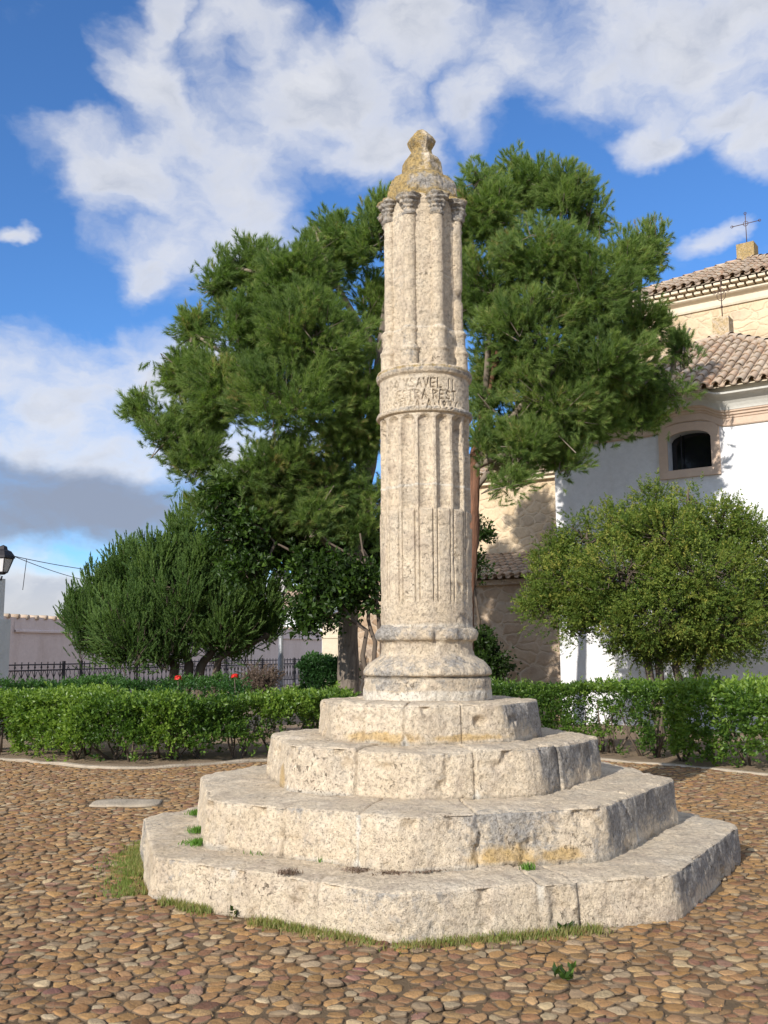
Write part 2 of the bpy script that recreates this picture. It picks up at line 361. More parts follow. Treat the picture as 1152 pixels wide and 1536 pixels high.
M_JUNI = mat_leaf('juniper_scales', [(0, (.08, .145, .05)), (.5, (.14, .225, .07)), (1, (.22, .31, .09))], .35, .7, .15)
M_YEW = mat_leaf('yew_leaves', [(0, (.055, .105, .02)), (.45, (.13, .19, .032)), (.8, (.23, .275, .05)), (1, (.36, .34, .08))], .3, .55, .25)
M_ELM = mat_leaf('broad_leaves', [(0, (.020, .040, .008)), (.6, (.042, .085, .014)), (1, (.11, .19, .03))], .35, .45, .35)
M_HEDGE = mat_leaf('privet_leaves', [(0, (.035, .080, .014)), (.5, (.095, .175, .026)), (1, (.22, .32, .05))], .35, .4, .4)
M_HEDGE2 = mat_leaf('boxy_dark_leaves', [(0, (.028, .075, .020)), (.6, (.045, .12, .025)), (1, (.08, .17, .035))], .3, .45, .35)
M_GRASS = mat_leaf('grass_blades', [(0, (.36, .28, .15)), (.35, (.28, .27, .09)), (.62, (.15, .23, .05)), (.8, (.24, .26, .08)), (1, (.34, .26, .15))], .35, .6, .2)
M_BARK = mat_bark('grey_pine_bark', (.10, .08, .065), (.27, .22, .17))
M_REDBARK = mat_bark('red_pine_bark', (.11, .055, .035), (.27, .135, .08), 5)
M_TWIG = simple('dry_twigs', (.26, .21, .16), .9)
M_STEM = simple('woody_stems', (.13, .10, .075), .9)
M_RED = simple('rose_petals', (.62, .03, .02), .6)
M_BROWNF = mat_leaf('dry_shrub', [(0, (.13, .09, .07)), (1, (.24, .17, .13))], .2)

# ------------------------------------------------------------------ the monument
D0 = 7.82
CX = at(641, 1000, D0)[0]
CEN = np.array([CX, D0, 0.0])
MON = thing('stone_pillar', 'tall weathered limestone pillar with fluted shaft on four octagonal steps', 'pillar', CEN)
ROT = radians(-8)                           # azimuth of the front vertex from -Y, + to the right
POLY = {}
def oct_r(th, R, soft):
    """slightly irregular octagon with rounded corners; vertices as (azimuth, radius)"""
    av, rv = POLY[round(R, 3)] if round(R, 3) in POLY else (ROT + np.arange(8) * pi / 4, np.full(8, R))
    av = np.asarray(av); rv = np.asarray(rv); o = np.argsort(av); av = av[o]; rv = rv[o]
    t = (th - av[0]) % (2 * pi) + av[0]; i = np.clip(np.searchsorted(av, t, side='right') - 1, 0, len(av) - 1); j = (i + 1) % len(av)
    a0, r0_, r1_ = av[i], rv[i], rv[j]; a1 = np.where(j == 0, av[0] + 2 * pi, av[j])
    x0, y0, x1, y1 = r0_ * np.sin(a0), r0_ * np.cos(a0), r1_ * np.sin(a1), r1_ * np.cos(a1)
    dx, dy = x1 - x0, y1 - y0; r = (x0 * dy - y0 * dx) / (np.sin(t) * dy - np.cos(t) * dx)
    near = np.minimum(t - a0, a1 - t)
    return r - 0.020 * soft * np.exp(-(near * R / .045) ** 2)
def seam_field(th, seams, w):
    o = np.zeros_like(th)
    for s in seams:
        d = np.abs((th - s + pi) % (2 * pi) - pi); o = np.maximum(o, np.exp(-(d / w) ** 2))
    return o
def step(R, z0, z1, seams_px, Rin, seed, steep=1.0):
    # angular samples (denser at front), th measured from -Y toward +X
    nth = 1100
    th = np.linspace(-pi, pi, nth, endpoint=False)
    seams = []
    for px in seams_px:                       # joints that the photo shows, as azimuths
        best = min(np.linspace(-1.5, 1.5, 601), key=lambda a: abs(proj((CX + R * sin(a) * .95, D0 - R * cos(a) * .95, (z0 + z1) / 2))[0] - px))
        seams.append(best)
    seams += [2.2, 2.9, -2.1, -2.7]
    hgt = z1 - z0
    prof = []                                # (inset from face, z, kind)
    ns = 26
    rc = 0.020
    for i in range(ns): prof.append((0.0, z0 - .03 + (z1 - rc - z0 + .03) * i / (ns - 1)))
    for i in range(1, 7):
        a = i / 6 * pi / 2; prof.append((rc * (1 - cos(a)), z1 - rc + rc * sin(a)))
    wtop = R - Rin + .12
    for i in range(1, 22): prof.append((rc + (wtop - rc) * i / 21, z1))
    prof = np.array(prof); npf = len(prof)
    TH, I = np.meshgrid(th, np.arange(npf)); INS = prof[I, 0]; Z = prof[I, 1]
    # block-by-block differences
    ss = np.sort(np.array(seams)); bid = np.searchsorted(ss, TH.ravel()).reshape(TH.shape) % len(ss)
    rb = np.random.default_rng(seed); off = rb.uniform(-.012, .012, len(ss)); zof = rb.uniform(-.012, .008, len(ss)); tl = rb.uniform(.0, .02, len(ss))
    Rr = oct_r(TH, R, 1.0) + off[bid] * (INS < .3)
    side = (INS <= 0.0001)
    lean = 0.025 * (1 - (Z - z0) / hgt)                                 # slight batter
    Rr = Rr + np.where(side, lean, 0) - .008
    rr = Rr - INS
    ZZ = Z + np.where(I >= ns, zof[bid], zof[bid] * sstep(Z, z0, z1)) - np.where(INS > 0, 0, 0)
    ZZ = ZZ - sstep(.12 - INS, 0, .12) * (I >= ns) * .006
    X = CX + rr * np.sin(TH); Y = D0 - rr * np.cos(TH)
    P = np.stack([X, Y, ZZ], -1)
    # erosion: chipped arrises, hollows
    nz = fbm(P, 3.0, 4, seed); n2 = fbm(P, 14.0, 3, seed + 5); n3 = vnoise(P, 1.1, seed + 9)
    edge = np.exp(-((I - (ns + 2)) / 5.0) ** 2)
    chip = np.clip(fbm(P, 5.0, 3, seed + 40) - .25, 0, 1)
    d = nz * .009 + n2 * .006 + n3 * .010 - np.clip(fbm(P, 7.5, 4, seed + 70) - .45, 0, 1) * .05 * side - edge * (chip * .06 + .002)
    sf = seam_field(TH, seams, .0065 / R * 1.0 + .0022) * (.018 + .01 * nz)
    jit = fbm(P, 9, 2, seed + 3)
    d = d - sf * (jit > -.55)
    outw = np.stack([np.sin(TH), -np.cos(TH), TH * 0], -1)
    upm = np.clip((I - ns) / 6, 0, 1)[..., None]
    dirn = outw * (1 - upm) + np.array([0, 0, 1.0]) * upm; dirn /= np.linalg.norm(dirn, axis=-1, keepdims=True)
    P = P + dirn * d[..., None]
    TH_, Zr = TH, (Z - z0) / hgt
    grey = (.20 + .5 * np.clip(fbm(P, 1.3, 3, seed + 60), 0, 1) + .75 * sstep(TH, radians(34), radians(38)) * (TH < 2) * side * sstep(Zr, -.2, .9) + .28 * edge)  # right-hand faces: lichen plus extra grey that deepens their shade
    orange = np.zeros_like(grey); lich = np.zeros_like(grey)
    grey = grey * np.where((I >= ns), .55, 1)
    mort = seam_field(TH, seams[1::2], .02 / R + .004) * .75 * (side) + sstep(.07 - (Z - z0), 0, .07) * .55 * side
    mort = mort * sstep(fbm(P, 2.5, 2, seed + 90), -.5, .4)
    dark = seam_field(TH, seams, .006 / R + .001) * .28 * (jit > -.2) + .6 * side * sstep(TH, radians(34), radians(40)) * (TH < 2) * sstep(fbm(P * np.array([1, 1, .5]), 6, 4, seed + 33), .1, .7) * sstep(Zr, .35, .9)  # seams; right-hand faces stained and also darkened to strengthen their shade
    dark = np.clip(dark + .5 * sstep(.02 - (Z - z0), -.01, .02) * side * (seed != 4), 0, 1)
    return P, dict(grey=grey, orange=orange, lichen=lich, mortar=mort, dark=dark), nth, npf
def proj(p):
    q = np.asarray(p) - CAM; zc = np.dot(q, vF); return (W / 2 + F * np.dot(q, vR) / zc, H / 2 - F * np.dot(q, vU) / zc)
RS = [2.29, 1.84, 1.275, .87]
def polyv(R, dv):
    a = ROT + np.arange(8) * pi / 4; r = np.full(8, R)
    for k, (da, dr) in dv.items(): a[k] += radians(da); r[k] += dr
    POLY[round(R, 3)] = (a, r)
polyv(2.29, {0: (1, .07), 1: (-1.2, .02), 2: (2, .03), 7: (-2, -.06), 6: (2, -.02)}); polyv(1.84, {0: (0, .05), 1: (-3.2, -.01), 2: (3, .03), 7: (-2, .02)})
polyv(1.275, {0: (2, .03), 1: (-5.2, .0), 2: (2, .03), 7: (2, .01)}); polyv(.87, {0: (-2, .02), 1: (1, .01), 2: (3, 0)}); ZS = [0, .283, .598, .915, 1.192]
SEAMS = [[470, 812, 868, 332], [420, 540, 715, 968], [530, 712, 845, 440], [694, 608, 545]]
for k in range(4):
    rin = RS[k + 1] if k < 3 else .45
    P, A, nu, nv_ = step(RS[k], ZS[k], ZS[k + 1], SEAMS[k], rin, 11 + k * 7)
    # local orange iron stains the photo shows
    stains = {0: [], 1: [(760, 1285, .30, .10), (840, 1288, .18, .05)], 2: [(420, 1150, .10, .14)], 3: [(575, 1108, .35, .045), (700, 1100, .3, .03)]}[k]
    for (px, py, sx, sz) in stains:
        b = min(np.linspace(-1.5, 1.5, 601), key=lambda a: abs(proj((CX + RS[k] * sin(a) * .95, D0 - RS[k] * cos(a) * .95, ZS[k]))[0] - px))
        c = np.array([CX + RS[k] * .95 * sin(b), D0 - RS[k] * .95 * cos(b), ZS[k] + .04])
        q = (P - c) / np.array([sx, sx, sz]); A['orange'] = np.maximum(A["orange"], .92 * np.exp(-(q ** 2).sum(-1)))
    V = P.reshape(-1, 3)
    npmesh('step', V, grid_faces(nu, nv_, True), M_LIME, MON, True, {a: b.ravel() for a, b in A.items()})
def hz(py): return at(641, py, D0)[2]
AX = at(641, 1000, D0)
def hr(hw, py): return hw * mpp(at(641, py, D0))
def lathe_field(name, prof, nth, rfun=None, seed=1, amp=.004, parent=None, attrs=None, res=.012, zf=None):
    """prof: list of (r,z); refined; rfun(TH,Z,R) modifies the radius"""
    pr = [prof[0]]
    for a, b in zip(prof[:-1], prof[1:]):
        L = sqrt((a[0] - b[0]) ** 2 + (a[1] - b[1]) ** 2); k = max(1, int(L / res))
        for i in range(1, k + 1): pr.append((a[0] + (b[0] - a[0]) * i / k, a[1] + (b[1] - a[1]) * i / k))
    pr = np.array(pr); th = np.linspace(-pi, pi, nth, endpoint=False); TH, I = np.meshgrid(th, np.arange(len(pr)))
    R = pr[I, 0]; Z = pr[I, 1]
    ex = {}
    if rfun is not None:
        r = rfun(TH, Z, R)
        R, ex = r if isinstance(r, tuple) else (r, {})
    P = np.stack([CX + R * np.sin(TH), D0 - R * np.cos(TH), Z], -1)
    d = fbm(P, 6, 3, seed) * amp + fbm(P, 22, 3, seed + 4) * amp * .6
    if zf is not None: d = d * zf(Z)
    P = P + np.stack([np.sin(TH), -np.cos(TH), TH * 0], -1) * d[..., None]
    A = dict(grey=TH * 0 + .12, orange=TH * 0, lichen=TH * 0, mortar=TH * 0, dark=TH * 0)
    if attrs: A.update(attrs(TH, Z, R, P))
    for k_, v_ in ex.items(): A[k_] = np.maximum(A[k_], v_)
    return npmesh(name, P.reshape(-1, 3), grid_faces(nth, len(pr), True), M_LIME, parent or MON, True, {a: np.clip(b, 0, 1.5).ravel() for a, b in A.items()})
# attic base: plinth drum, big torus, neck, small torus
z_top4 = ZS[4]
bp = [(.40, z_top4 - .02), (hr(96, 1040), z_top4 - .01), (hr(96, 1030), hz(1028)), (hr(95.5, 1015), hz(1017)), (hr(91, 1014), hz(1014.5)), (hr(97, 1012), hz(1011)), (hr(96.5, 1005), hz(1006)),
      (hr(93, 1000), hz(1000)), (hr(87, 993), hz(994)), (hr(78, 988), hz(988)), (hr(71, 984), hz(983)), (hr(68.5, 978), hz(976)), (hr(68, 970), hz(966)), (hr(70, 964), hz(962.5)),
      (hr(75, 961), hz(960)), (hr(76.5, 955), hz(955)), (hr(76.5, 949), hz(950)), (hr(74, 945), hz(945)), (hr(69, 942), hz(942)), (hr(67, 938), hz(938))]
def base_r(TH, Z, R):
    P = np.stack([np.sin(TH) * R, np.cos(TH) * R, Z], -1)
    broken = sstep(np.sin(TH), .05, .12) * (1 - sstep(np.sin(TH), .82, .95)) * np.exp(-((Z - hz(952)) / .07) ** 2)
    nn = fbm(P, 7, 3, 77)
    R = R - broken * (.012 + .022 * np.clip(nn + .3, 0, 1))
    crack = np.exp(-((TH - 1.05) / .02) ** 2) * (Z < hz(1016)) * .03
    return R - crack
def base_a(TH, Z, R, P):
    g = .55 + .3 * fbm(P, 3, 2, 5); g = g - .55 * np.exp(-((Z - hz(972)) / .05) ** 2) - .8 * sstep(.085 + z_top4 - Z + .02 * fbm(P, 5, 2, 8), 0, .03)
    dk = .7 * np.exp(-((Z - hz(1014.5)) / .009) ** 2)
    return dict(grey=g, dark=dk, orange=.8 * np.exp(-((Z - z_top4 - .03) / .02) ** 2) * sstep(fbm(P, 3, 2, 3), 0, .5), mortar=.6 * sstep(.09 + z_top4 - Z + .02 * fbm(P, 5, 2, 8), 0, .03))
lathe_field('column_base', bp, 420, base_r, 3, .008, attrs=base_a)
# fluted shaft
NF = 16
zs0, zs1, zmid = hz(940), hz(634), hz(771)
def shaft_r(TH, Z, R):
    a = ((TH - radians(-13.0)) * NF / (2 * pi)) % 1.0                      # 0..1 in one flute module
    P = np.stack([np.sin(TH) * R, np.cos(TH) * R, Z], -1); wob = .010 * fbm(P * np.array([1, 1, .5]), 4, 2, 12); a = a + wob
    u = (a - .5) / .41                                                # flute occupies the middle
    conc = np.sqrt(np.clip(1 - u * u, 0, 1)) * .041 * (np.abs(u) < 1)
    toparch = sstep(zs1 - .035 - Z + .03 * (1 - np.clip(u * u, 0, 1)) , 0, .02)
    upper = sstep(Z, zmid - .01, zmid + .012)
    line = np.exp(-((np.abs(u) - .92) / .075) ** 2) * .016 * sstep(Z, zs0 + .16, zs0 + .20)
    line = line * sstep(fbm(P, 4, 3, 31), -1.1, -.55)
    fill = -np.sqrt(np.clip(1 - u * u, 0, 1)) * .004
    er = np.clip(fbm(P, 11, 3, 55) - .45, 0, 1) * .03 * sstep(np.sin(TH), -.2, .7)
    seam = np.exp(-((Z - hz(737) - .01 * vnoise(P, 3, 2)) / .006) ** 2) * .004
    return (R - upper * toparch * conc - (1 - upper) * (line + fill) - er + seam), dict(mortar=np.exp(-((Z - hz(737) - .01 * vnoise(P, 3, 2)) / .012) ** 2) * .7, dark=(1 - upper) * line * 20 + er * 10)
def shaft_a(TH, Z, R, P):
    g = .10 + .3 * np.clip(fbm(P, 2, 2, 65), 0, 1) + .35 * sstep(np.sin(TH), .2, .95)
    o = TH * 0
    for (tx, py, s) in ((.02, 805, .014), (.33, 880, .016), (.42, 860, .02), (.25, 880, .012), (-.08, 925, .012), (-.1, 652, .012), (.3, 655, .012)):
        o = np.maximum(o, np.exp(-(((TH - tx * 1.6) * .4) ** 2 + (Z - hz(py)) ** 2) / s ** 2))
    return dict(grey=g, dark=o * .9, mortar=.5 * np.exp(-((Z - zs0) / .03) ** 2))
sp = [(hr(68, 940) - .004, zs0 - .02), (hr(67.5, 900), hz(900)), (hr(68, 770), hz(770)), (hr(67, 640), zs1), (hr(67, 636), hz(630))]
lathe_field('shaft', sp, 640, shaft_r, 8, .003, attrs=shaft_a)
# inscription drum with carved letters
GL = {'A': [((0, 0), (.5, 1)), ((.5, 1), (1, 0)), ((.2, .4), (.8, .4))], 'B': [((0, 0), (0, 1)), ((0, 1), (.8, .8)), ((.8, .8), (0, .5)), ((0, .5), (.9, .25)), ((.9, .25), (0, 0))],
      'C': [((1, .85), (.5, 1)), ((.5, 1), (0, .5)), ((0, .5), (.5, 0)), ((.5, 0), (1, .15))], 'D': [((0, 0), (0, 1)), ((0, 1), (.7, .85)), ((.7, .85), (1, .5)), ((1, .5), (.7, .15)), ((.7, .15), (0, 0))],
      'E': [((0, 0), (0, 1)), ((0, 1), (.9, 1)), ((0, .5), (.7, .5)), ((0, 0), (.9, 0))], 'I': [((.5, 0), (.5, 1))], 'L': [((0, 1), (0, 0)), ((0, 0), (.9, 0))],
      'M': [((0, 0), (.1, 1)), ((.1, 1), (.5, .2)), ((.5, .2), (.9, 1)), ((.9, 1), (1, 0))], 'N': [((0, 0), (0, 1)), ((0, 1), (1, 0)), ((1, 0), (1, 1))],
      'O': [((.5, 1), (0, .5)), ((0, .5), (.5, 0)), ((.5, 0), (1, .5)), ((1, .5), (.5, 1))], 'R': [((0, 0), (0, 1)), ((0, 1), (.9, .8)), ((.9, .8), (0, .5)), ((.2, .5), (1, 0))],
      'S': [((1, .85), (.4, 1)), ((.4, 1), (.05, .72)), ((.05, .72), (.95, .3)), ((.95, .3), (.6, 0)), ((.6, 0), (0, .15))], 'T': [((0, 1), (1, 1)), ((.5, 1), (.5, 0))],
      'V': [((0, 1), (.5, 0)), ((.5, 0), (1, 1))], 'Y': [((0, 1), (.5, .5)), ((1, 1), (.5, .5)), ((.5, .5), (.5, 0))], '1': [((.5, 0), (.5, 1)), ((.5, 1), (.25, .8))],
      '8': [((.5, 1), (.1, .75)), ((.1, .75), (.9, .25)), ((.9, .25), (.5, 0)), ((.5, 0), (.1, .25)), ((.1, .25), (.9, .75)), ((.9, .75), (.5, 1))],
      '3': [((0, 1), (.9, .9)), ((.9, .9), (.4, .55)), ((.4, .55), (.95, .3)), ((.95, .3), (0, 0))], '6': [((.8, 1), (.1, .4)), ((.1, .4), (.5, 0)), ((.5, 0), (.95, .3)), ((.95, .3), (.15, .45))],
      'Æ': [((0, 0), (.45, 1)), ((.45, 1), (.45, 0)), ((.2, .4), (.45, .4)), ((.45, 1), (1, 1)), ((.45, .5), (.9, .5)), ((.45, 0), (1, 0))], '·': [((.45, .5), (.55, .5))], ' ': []}
def letter_segments(Rd):
    rows = [('DO YSAVEL II', 580, -60), (' ÆSTRA REST', 597, -58), ('NISTICA·A·1836', 612.5, -66)]
    segs = []
    for txt, py, px0 in rows:
        z0_ = at(641, py, D0 - Rd)[2]; hgt = .069; wd_ = .037; gap = .018
        total = len(txt) * (wd_ + gap); s = -total / 2 + .005
        for ch in txt:
            k = .5 if ch in 'I1·' else (1.35 if ch in 'MÆ' else 1)
            for (a, b) in GL[ch]: segs.append((s + a[0] * wd_ * k, z0_ + a[1] * hgt, s + b[0] * wd_ * k, z0_ + b[1] * hgt))
            s += (wd_ * k + gap) * (1 if ch != ' ' else .6)
    return segs
Rd = hr(66.5, 595)
SEG = letter_segments(Rd)
def drum_r(TH, Z, R):
    S_ = TH * Rd; P = np.stack([S_, Z, Z * 0], -1); dmin = np.full(TH.shape, 9.0)
    wx = S_ + .003 * vnoise(P, 40, 3); wz_ = Z + .003 * vnoise(P, 40, 5)
    for (x0, y0, x1, y1) in SEG:
        dx, dy = x1 - x0, y1 - y0; L2 = dx * dx + dy * dy + 1e-9; t = np.clip(((wx - x0) * dx + (wz_ - y0) * dy) / L2, 0, 1)
        dmin = np.minimum(dmin, np.hypot(wx - x0 - t * dx, wz_ - y0 - t * dy))
    worn = .68 + .32 * sstep(vnoise(P, 8, 9), -.6, .2); worn = worn * (.65 + .35 * sstep(S_, -.2, .05))
    c = np.clip(1 - dmin / .0085, 0, 1) * worn
    return R - c * .018, dict(dark=c * .5)
# mouldings of the two rings belong to the drum's own profile
zr1, zr2 = hz(628), hz(571)
dp = [(hr(66, 636), hz(634)), (hr(71, 634), hz(632)), (hr(72.5, 630), hz(629)), (hr(71, 626), hz(625.5)), (Rd, hz(623)), (Rd, hz(578)), (hr(70, 574), hz(575)), (hr(71.5, 571), hz(571)), (hr(71.5, 568), hz(568)), (hr(70.5, 565), hz(564.5)), (hr(64, 562), hz(562.3)), (.2, hz(561))]
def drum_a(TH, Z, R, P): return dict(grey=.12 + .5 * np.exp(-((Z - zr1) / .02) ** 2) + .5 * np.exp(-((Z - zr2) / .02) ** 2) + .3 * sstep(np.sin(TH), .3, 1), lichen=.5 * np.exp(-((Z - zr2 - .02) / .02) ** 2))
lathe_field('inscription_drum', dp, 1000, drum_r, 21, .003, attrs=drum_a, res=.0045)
# upper shaft: octagonal core with eight engaged colonnettes
zu0, zu1 = hz(563), hz(318)
ACOL = [radians(-24 + 45 * k) for k in range(8)]
def core_r(TH, Z, R):
    a = (TH - ACOL[0]) % (pi / 4); a = np.minimum(a, pi / 4 - a); return R * cos(pi / 8) / np.cos(pi / 8 - a)
cp = [(hr(60, 560), zu0 - .01), (hr(60, 515), hz(515)), (hr(58.5, 510), hz(509)), (hr(56, 505), hz(506)), (hr(55.5, 400), hz(400)), (hr(55, 330), hz(330)), (hr(56, 322), hz(322)), (hr(54, 300), hz(305))]
def core_a(TH, Z, R, P): return dict(grey=.2 + .35 * np.clip(fbm(P, 2, 2, 4), 0, 1) + .2 * sstep(Z, zu1 - .1, zu1 + .1), lichen=.45 * sstep(Z, zu1 - .2, zu1 + .15), mortar=.5 * np.exp(-((Z - hz(430)) / .01) ** 2) + .6 * np.exp(-((Z - hz(507)) / .015) ** 2))
lathe_field('upper_shaft', cp, 400, core_r, 33, .005, attrs=core_a)
def local_lathe(prof, cx, cy, nth, seed, amp, res=.012, rf=None):
    pr = [prof[0]]
    for a, b in zip(prof[:-1], prof[1:]):
        L = sqrt((a[0] - b[0]) ** 2 + (a[1] - b[1]) ** 2); k = max(1, int(L / res))
        for i in range(1, k + 1): pr.append((a[0] + (b[0] - a[0]) * i / k, a[1] + (b[1] - a[1]) * i / k))
    pr = np.array(pr); th = np.linspace(-pi, pi, nth, endpoint=False); TH, I = np.meshgrid(th, np.arange(len(pr))); R = pr[I, 0]; Z = pr[I, 1]
    if rf is not None: R = rf(TH, Z, R)
    P = np.stack([cx + R * np.sin(TH), cy - R * np.cos(TH), Z], -1); d = fbm(P, 12, 3, seed) * amp
    P = P + np.stack([np.sin(TH), -np.cos(TH), TH * 0], -1) * d[..., None]
    return P, TH, Z, grid_faces(nth, len(pr), True)
rc_ = hr(52, 430); rr_ = hr(9.6, 430)
for k, a in enumerate(ACOL):
    cx, cy = CX + rc_ * sin(a), D0 - rc_ * cos(a)
    chip = (abs(math.degrees(a) - 66) < 2)
    def rf(TH, Z, R, chip=chip):
        if chip: R = R - .03 * np.exp(-((Z - hz(455)) / .035) ** 2)
        return R
    P, TH, Z, Fq = local_lathe([(rr_ * 1.0, hz(515)), (rr_ * 1.0, hz(346)), (rr_ * .97, hz(335))], cx, cy, 40, 50 + k, .003, rf=rf)
    z = TH * 0
    col_o = npmesh('colonnette', P.reshape(-1, 3), Fq, M_LIME, MON, True, dict(grey=(.15 + .4 * np.clip(fbm(P, 3, 2, 9), 0, 1)).ravel(), lichen=(z + .3 * sstep(Z, hz(350), hz(325))).ravel(), orange=z.ravel(), mortar=z.ravel(), dark=(z + (.8 * np.exp(-((Z - hz(455)) / .03) ** 2) if chip else 0)).ravel()))
    # moulded foot
    rb_ = hr(13, 540); ox, oy = CX + (rc_ + .012) * sin(a), D0 - (rc_ + .012) * cos(a)
    pf = [(rb_, hz(566)), (rb_ * 1.02, hz(545)), (rb_ * 1.0, hz(543)), (rb_ * 1.12, hz(541.5)), (rb_ * 1.12, hz(538)), (rb_ * .92, hz(535)), (rb_ * .80, hz(527)), (rb_ * .84, hz(516)), (rb_ * .98, hz(512)), (rb_ * .95, hz(509)), (rr_ * .9, hz(505))]
    P, TH, Z, Fq = local_lathe(pf, ox, oy, 40, 70 + k, .004); z = TH * 0
    npmesh('foot', P.reshape(-1, 3), Fq, M_LIME, col_o, True, dict(grey=(.3 + .3 * np.clip(fbm(P, 4, 2, 3), 0, 1)).ravel(), lichen=z.ravel(), orange=z.ravel(), mortar=(z + .5 * np.exp(-((Z - hz(507)) / .012) ** 2)).ravel(), dark=z.ravel()))
    # leafy capital: curled layers
    def cf(TH, Z, R, k=k):
        band = sstep(Z, hz(340), hz(334)); w = np.cos(TH * 4 + k) * .10 + np.cos(TH * 9 + Z * 90) * .05
        return R * (1 + band * w) + .008 * np.sin((Z - hz(340)) * 2 * pi / .032 + np.cos(TH * 3 + k) * 1.1) * band
    pf = [(rr_ * .98, hz(345)), (rr_ * 1.18, hz(341.5)), (rr_ * 1.0, hz(339.5)), (rr_ * 1.1, hz(332)), (rr_ * 1.35, hz(325)), (rr_ * 1.75, hz(320)), (rr_ * 1.85, hz(315)), (rr_ * 1.55, hz(312.5)), (.005, hz(311.5))]
    P, TH, Z, Fq = local_lathe(pf, CX + (rc_ + .006) * sin(a), D0 - (rc_ + .006) * cos(a), 56, 90 + k, .012, .008, cf); z = TH * 0
    npmesh('capital', P.reshape(-1, 3), Fq, M_LIME, col_o, True, dict(grey=(z + .75).ravel(), lichen=(z + .55 * sstep(Z, hz(322), hz(314))).ravel(), orange=z.ravel(), mortar=z.ravel(), dark=z.ravel()))
# domed cap
cap = [(hr(52, 312), hz(315)), (hr(53, 308), hz(309)), (hr(53, 300), hz(301)), (hr(52, 290), hz(291)), (hr(49, 281), hz(282)), (hr(43, 274), hz(275)), (hr(35, 269), hz(270)), (hr(26, 266), hz(267)), (.05, hz(265.5))]
def cap_r(TH, Z, R):
    a = (TH - ACOL[0]) % (pi / 4); a = np.minimum(a, pi / 4 - a); f = cos(pi / 8) / np.cos(pi / 8 - a); k = .7
    return R * (k * f + 1 - k) * 1.03
lathe_field('cap', cap, 240, cap_r, 41, .012, attrs=lambda TH, Z, R, P: dict(grey=TH * 0 + .75, lichen=.36 + .55 * np.exp(-((Z - hz(272)) / .05) ** 2) + .45 * sstep(-np.sin(TH), 0, 1) + .3 * sstep(.04 - (Z - hz(309)), 0, .04)))
def facet(nf, rot):
    def f(TH, Z, R):
        m = 2 * pi / nf; a = (TH - rot) % m; a = np.minimum(a, m - a); return R * cos(pi / nf) / np.cos(pi / nf - a) * 1.04
    return f
fin = [(hr(32, 266), hz(268)), (hr(31, 262), hz(262)), (hr(28.5, 246), hz(246)), (hr(25, 240), hz(240)), (hr(17.5, 237.5), hz(237.5)), (hr(15.5, 231), hz(231)), (hr(15.5, 226), hz(227)), (hr(20, 217), hz(219)), (hr(21.5, 212), hz(214)), (hr(17, 205), hz(207)), (hr(10, 198), hz(200)), (hr(4, 195), hz(196)), (.004, hz(195))]
lathe_field('finial', fin, 160, facet(6, radians(20)), 45, .006, attrs=lambda TH, Z, R, P: dict(grey=TH * 0 + .5, lichen=.42 + .4 * np.clip(fbm(P, 6, 2, 3), 0, 1) + .25 * sstep(-np.sin(TH), -.4, .6), orange=TH * 0 + .2))
# ------------------------------------------------------------------ ground
def plane_sheet(name, x0, x1, y0, y1, z, mat, nx=2, ny=2, amp=0, seed=1):
    X, Y = np.meshgrid(np.linspace(x0, x1, nx), np.linspace(y0, y1, ny)); P = np.stack([X, Y, X * 0 + z], -1)
    if amp: P[..., 2] += fbm(P, .8, 4, seed) * amp
    return npmesh(name, P.reshape(-1, 3), grid_faces(nx, ny), mat, None, True)
struct(plane_sheet('ground', -1500, 1500, -300, 2500, -.06, M_DUST))
KPX = [(-420, 1128), (-120, 1133), (0, 1140), (100, 1149), (185, 1157), (300, 1149), (420, 1140), (640, 1134), (860, 1139), (1000, 1149), (1152, 1164), (1400, 1190), (1800, 1230)]
KP = np.array([G(a, b)[:2] for a, b in KPX])
def dens_line(p, step=.1):
    o = [p[0]]
    for a, b in zip(p[:-1], p[1:]):
        k = max(1, int(np.linalg.norm(b - a) / step))
        for i in range(1, k + 1): o.append(a + (b - a) * i / k)
    o = np.array(o); ker = np.ones(13) / 13
    pad = np.concatenate([np.repeat(o[:1], 6, 0), o, np.repeat(o[-1:], 6, 0)])
    return np.stack([np.convolve(pad[:, 0], ker, 'valid'), np.convolve(pad[:, 1], ker, 'valid')], 1)
KL = dens_line(KP)
def kerb_y(x): return np.interp(x, KL[:, 0], KL[:, 1])
# planted bed earth beyond the kerb
xs = np.linspace(-16, 16, 320); vs = np.linspace(0, 1, 60)
X, Vg = np.meshgrid(xs, vs); Y = kerb_y(X) + .05 + Vg ** 1.6 * 30
P = np.stack([X, Y, X * 0], -1); P[..., 2] = -.012 + .03 * sstep(Vg, 0, .02) + fbm(P, 1.5, 4, 3) * .02
struct(npmesh('planting_bed', P.reshape(-1, 3), grid_faces(len(xs), len(vs)), M_SOIL, None, True))
# earth between the cobbles
xs = np.linspace(-16, 16, 420); ys = np.linspace(-6, 18, 330); X, Y = np.meshgrid(xs, ys); Y = np.minimum(Y, kerb_y(X) + .04)
P = np.stack([X, Y, X * 0], -1); P[..., 2] = .0080 + fbm(np.stack([X, Y, X * 0], -1), .9, 3, 4) * .008 + fbm(P, 4, 3, 8) * .0028
struct(npmesh('joint_earth', P.reshape(-1, 3), grid_faces(len(xs), len(ys)), M_JOINT, None, True))
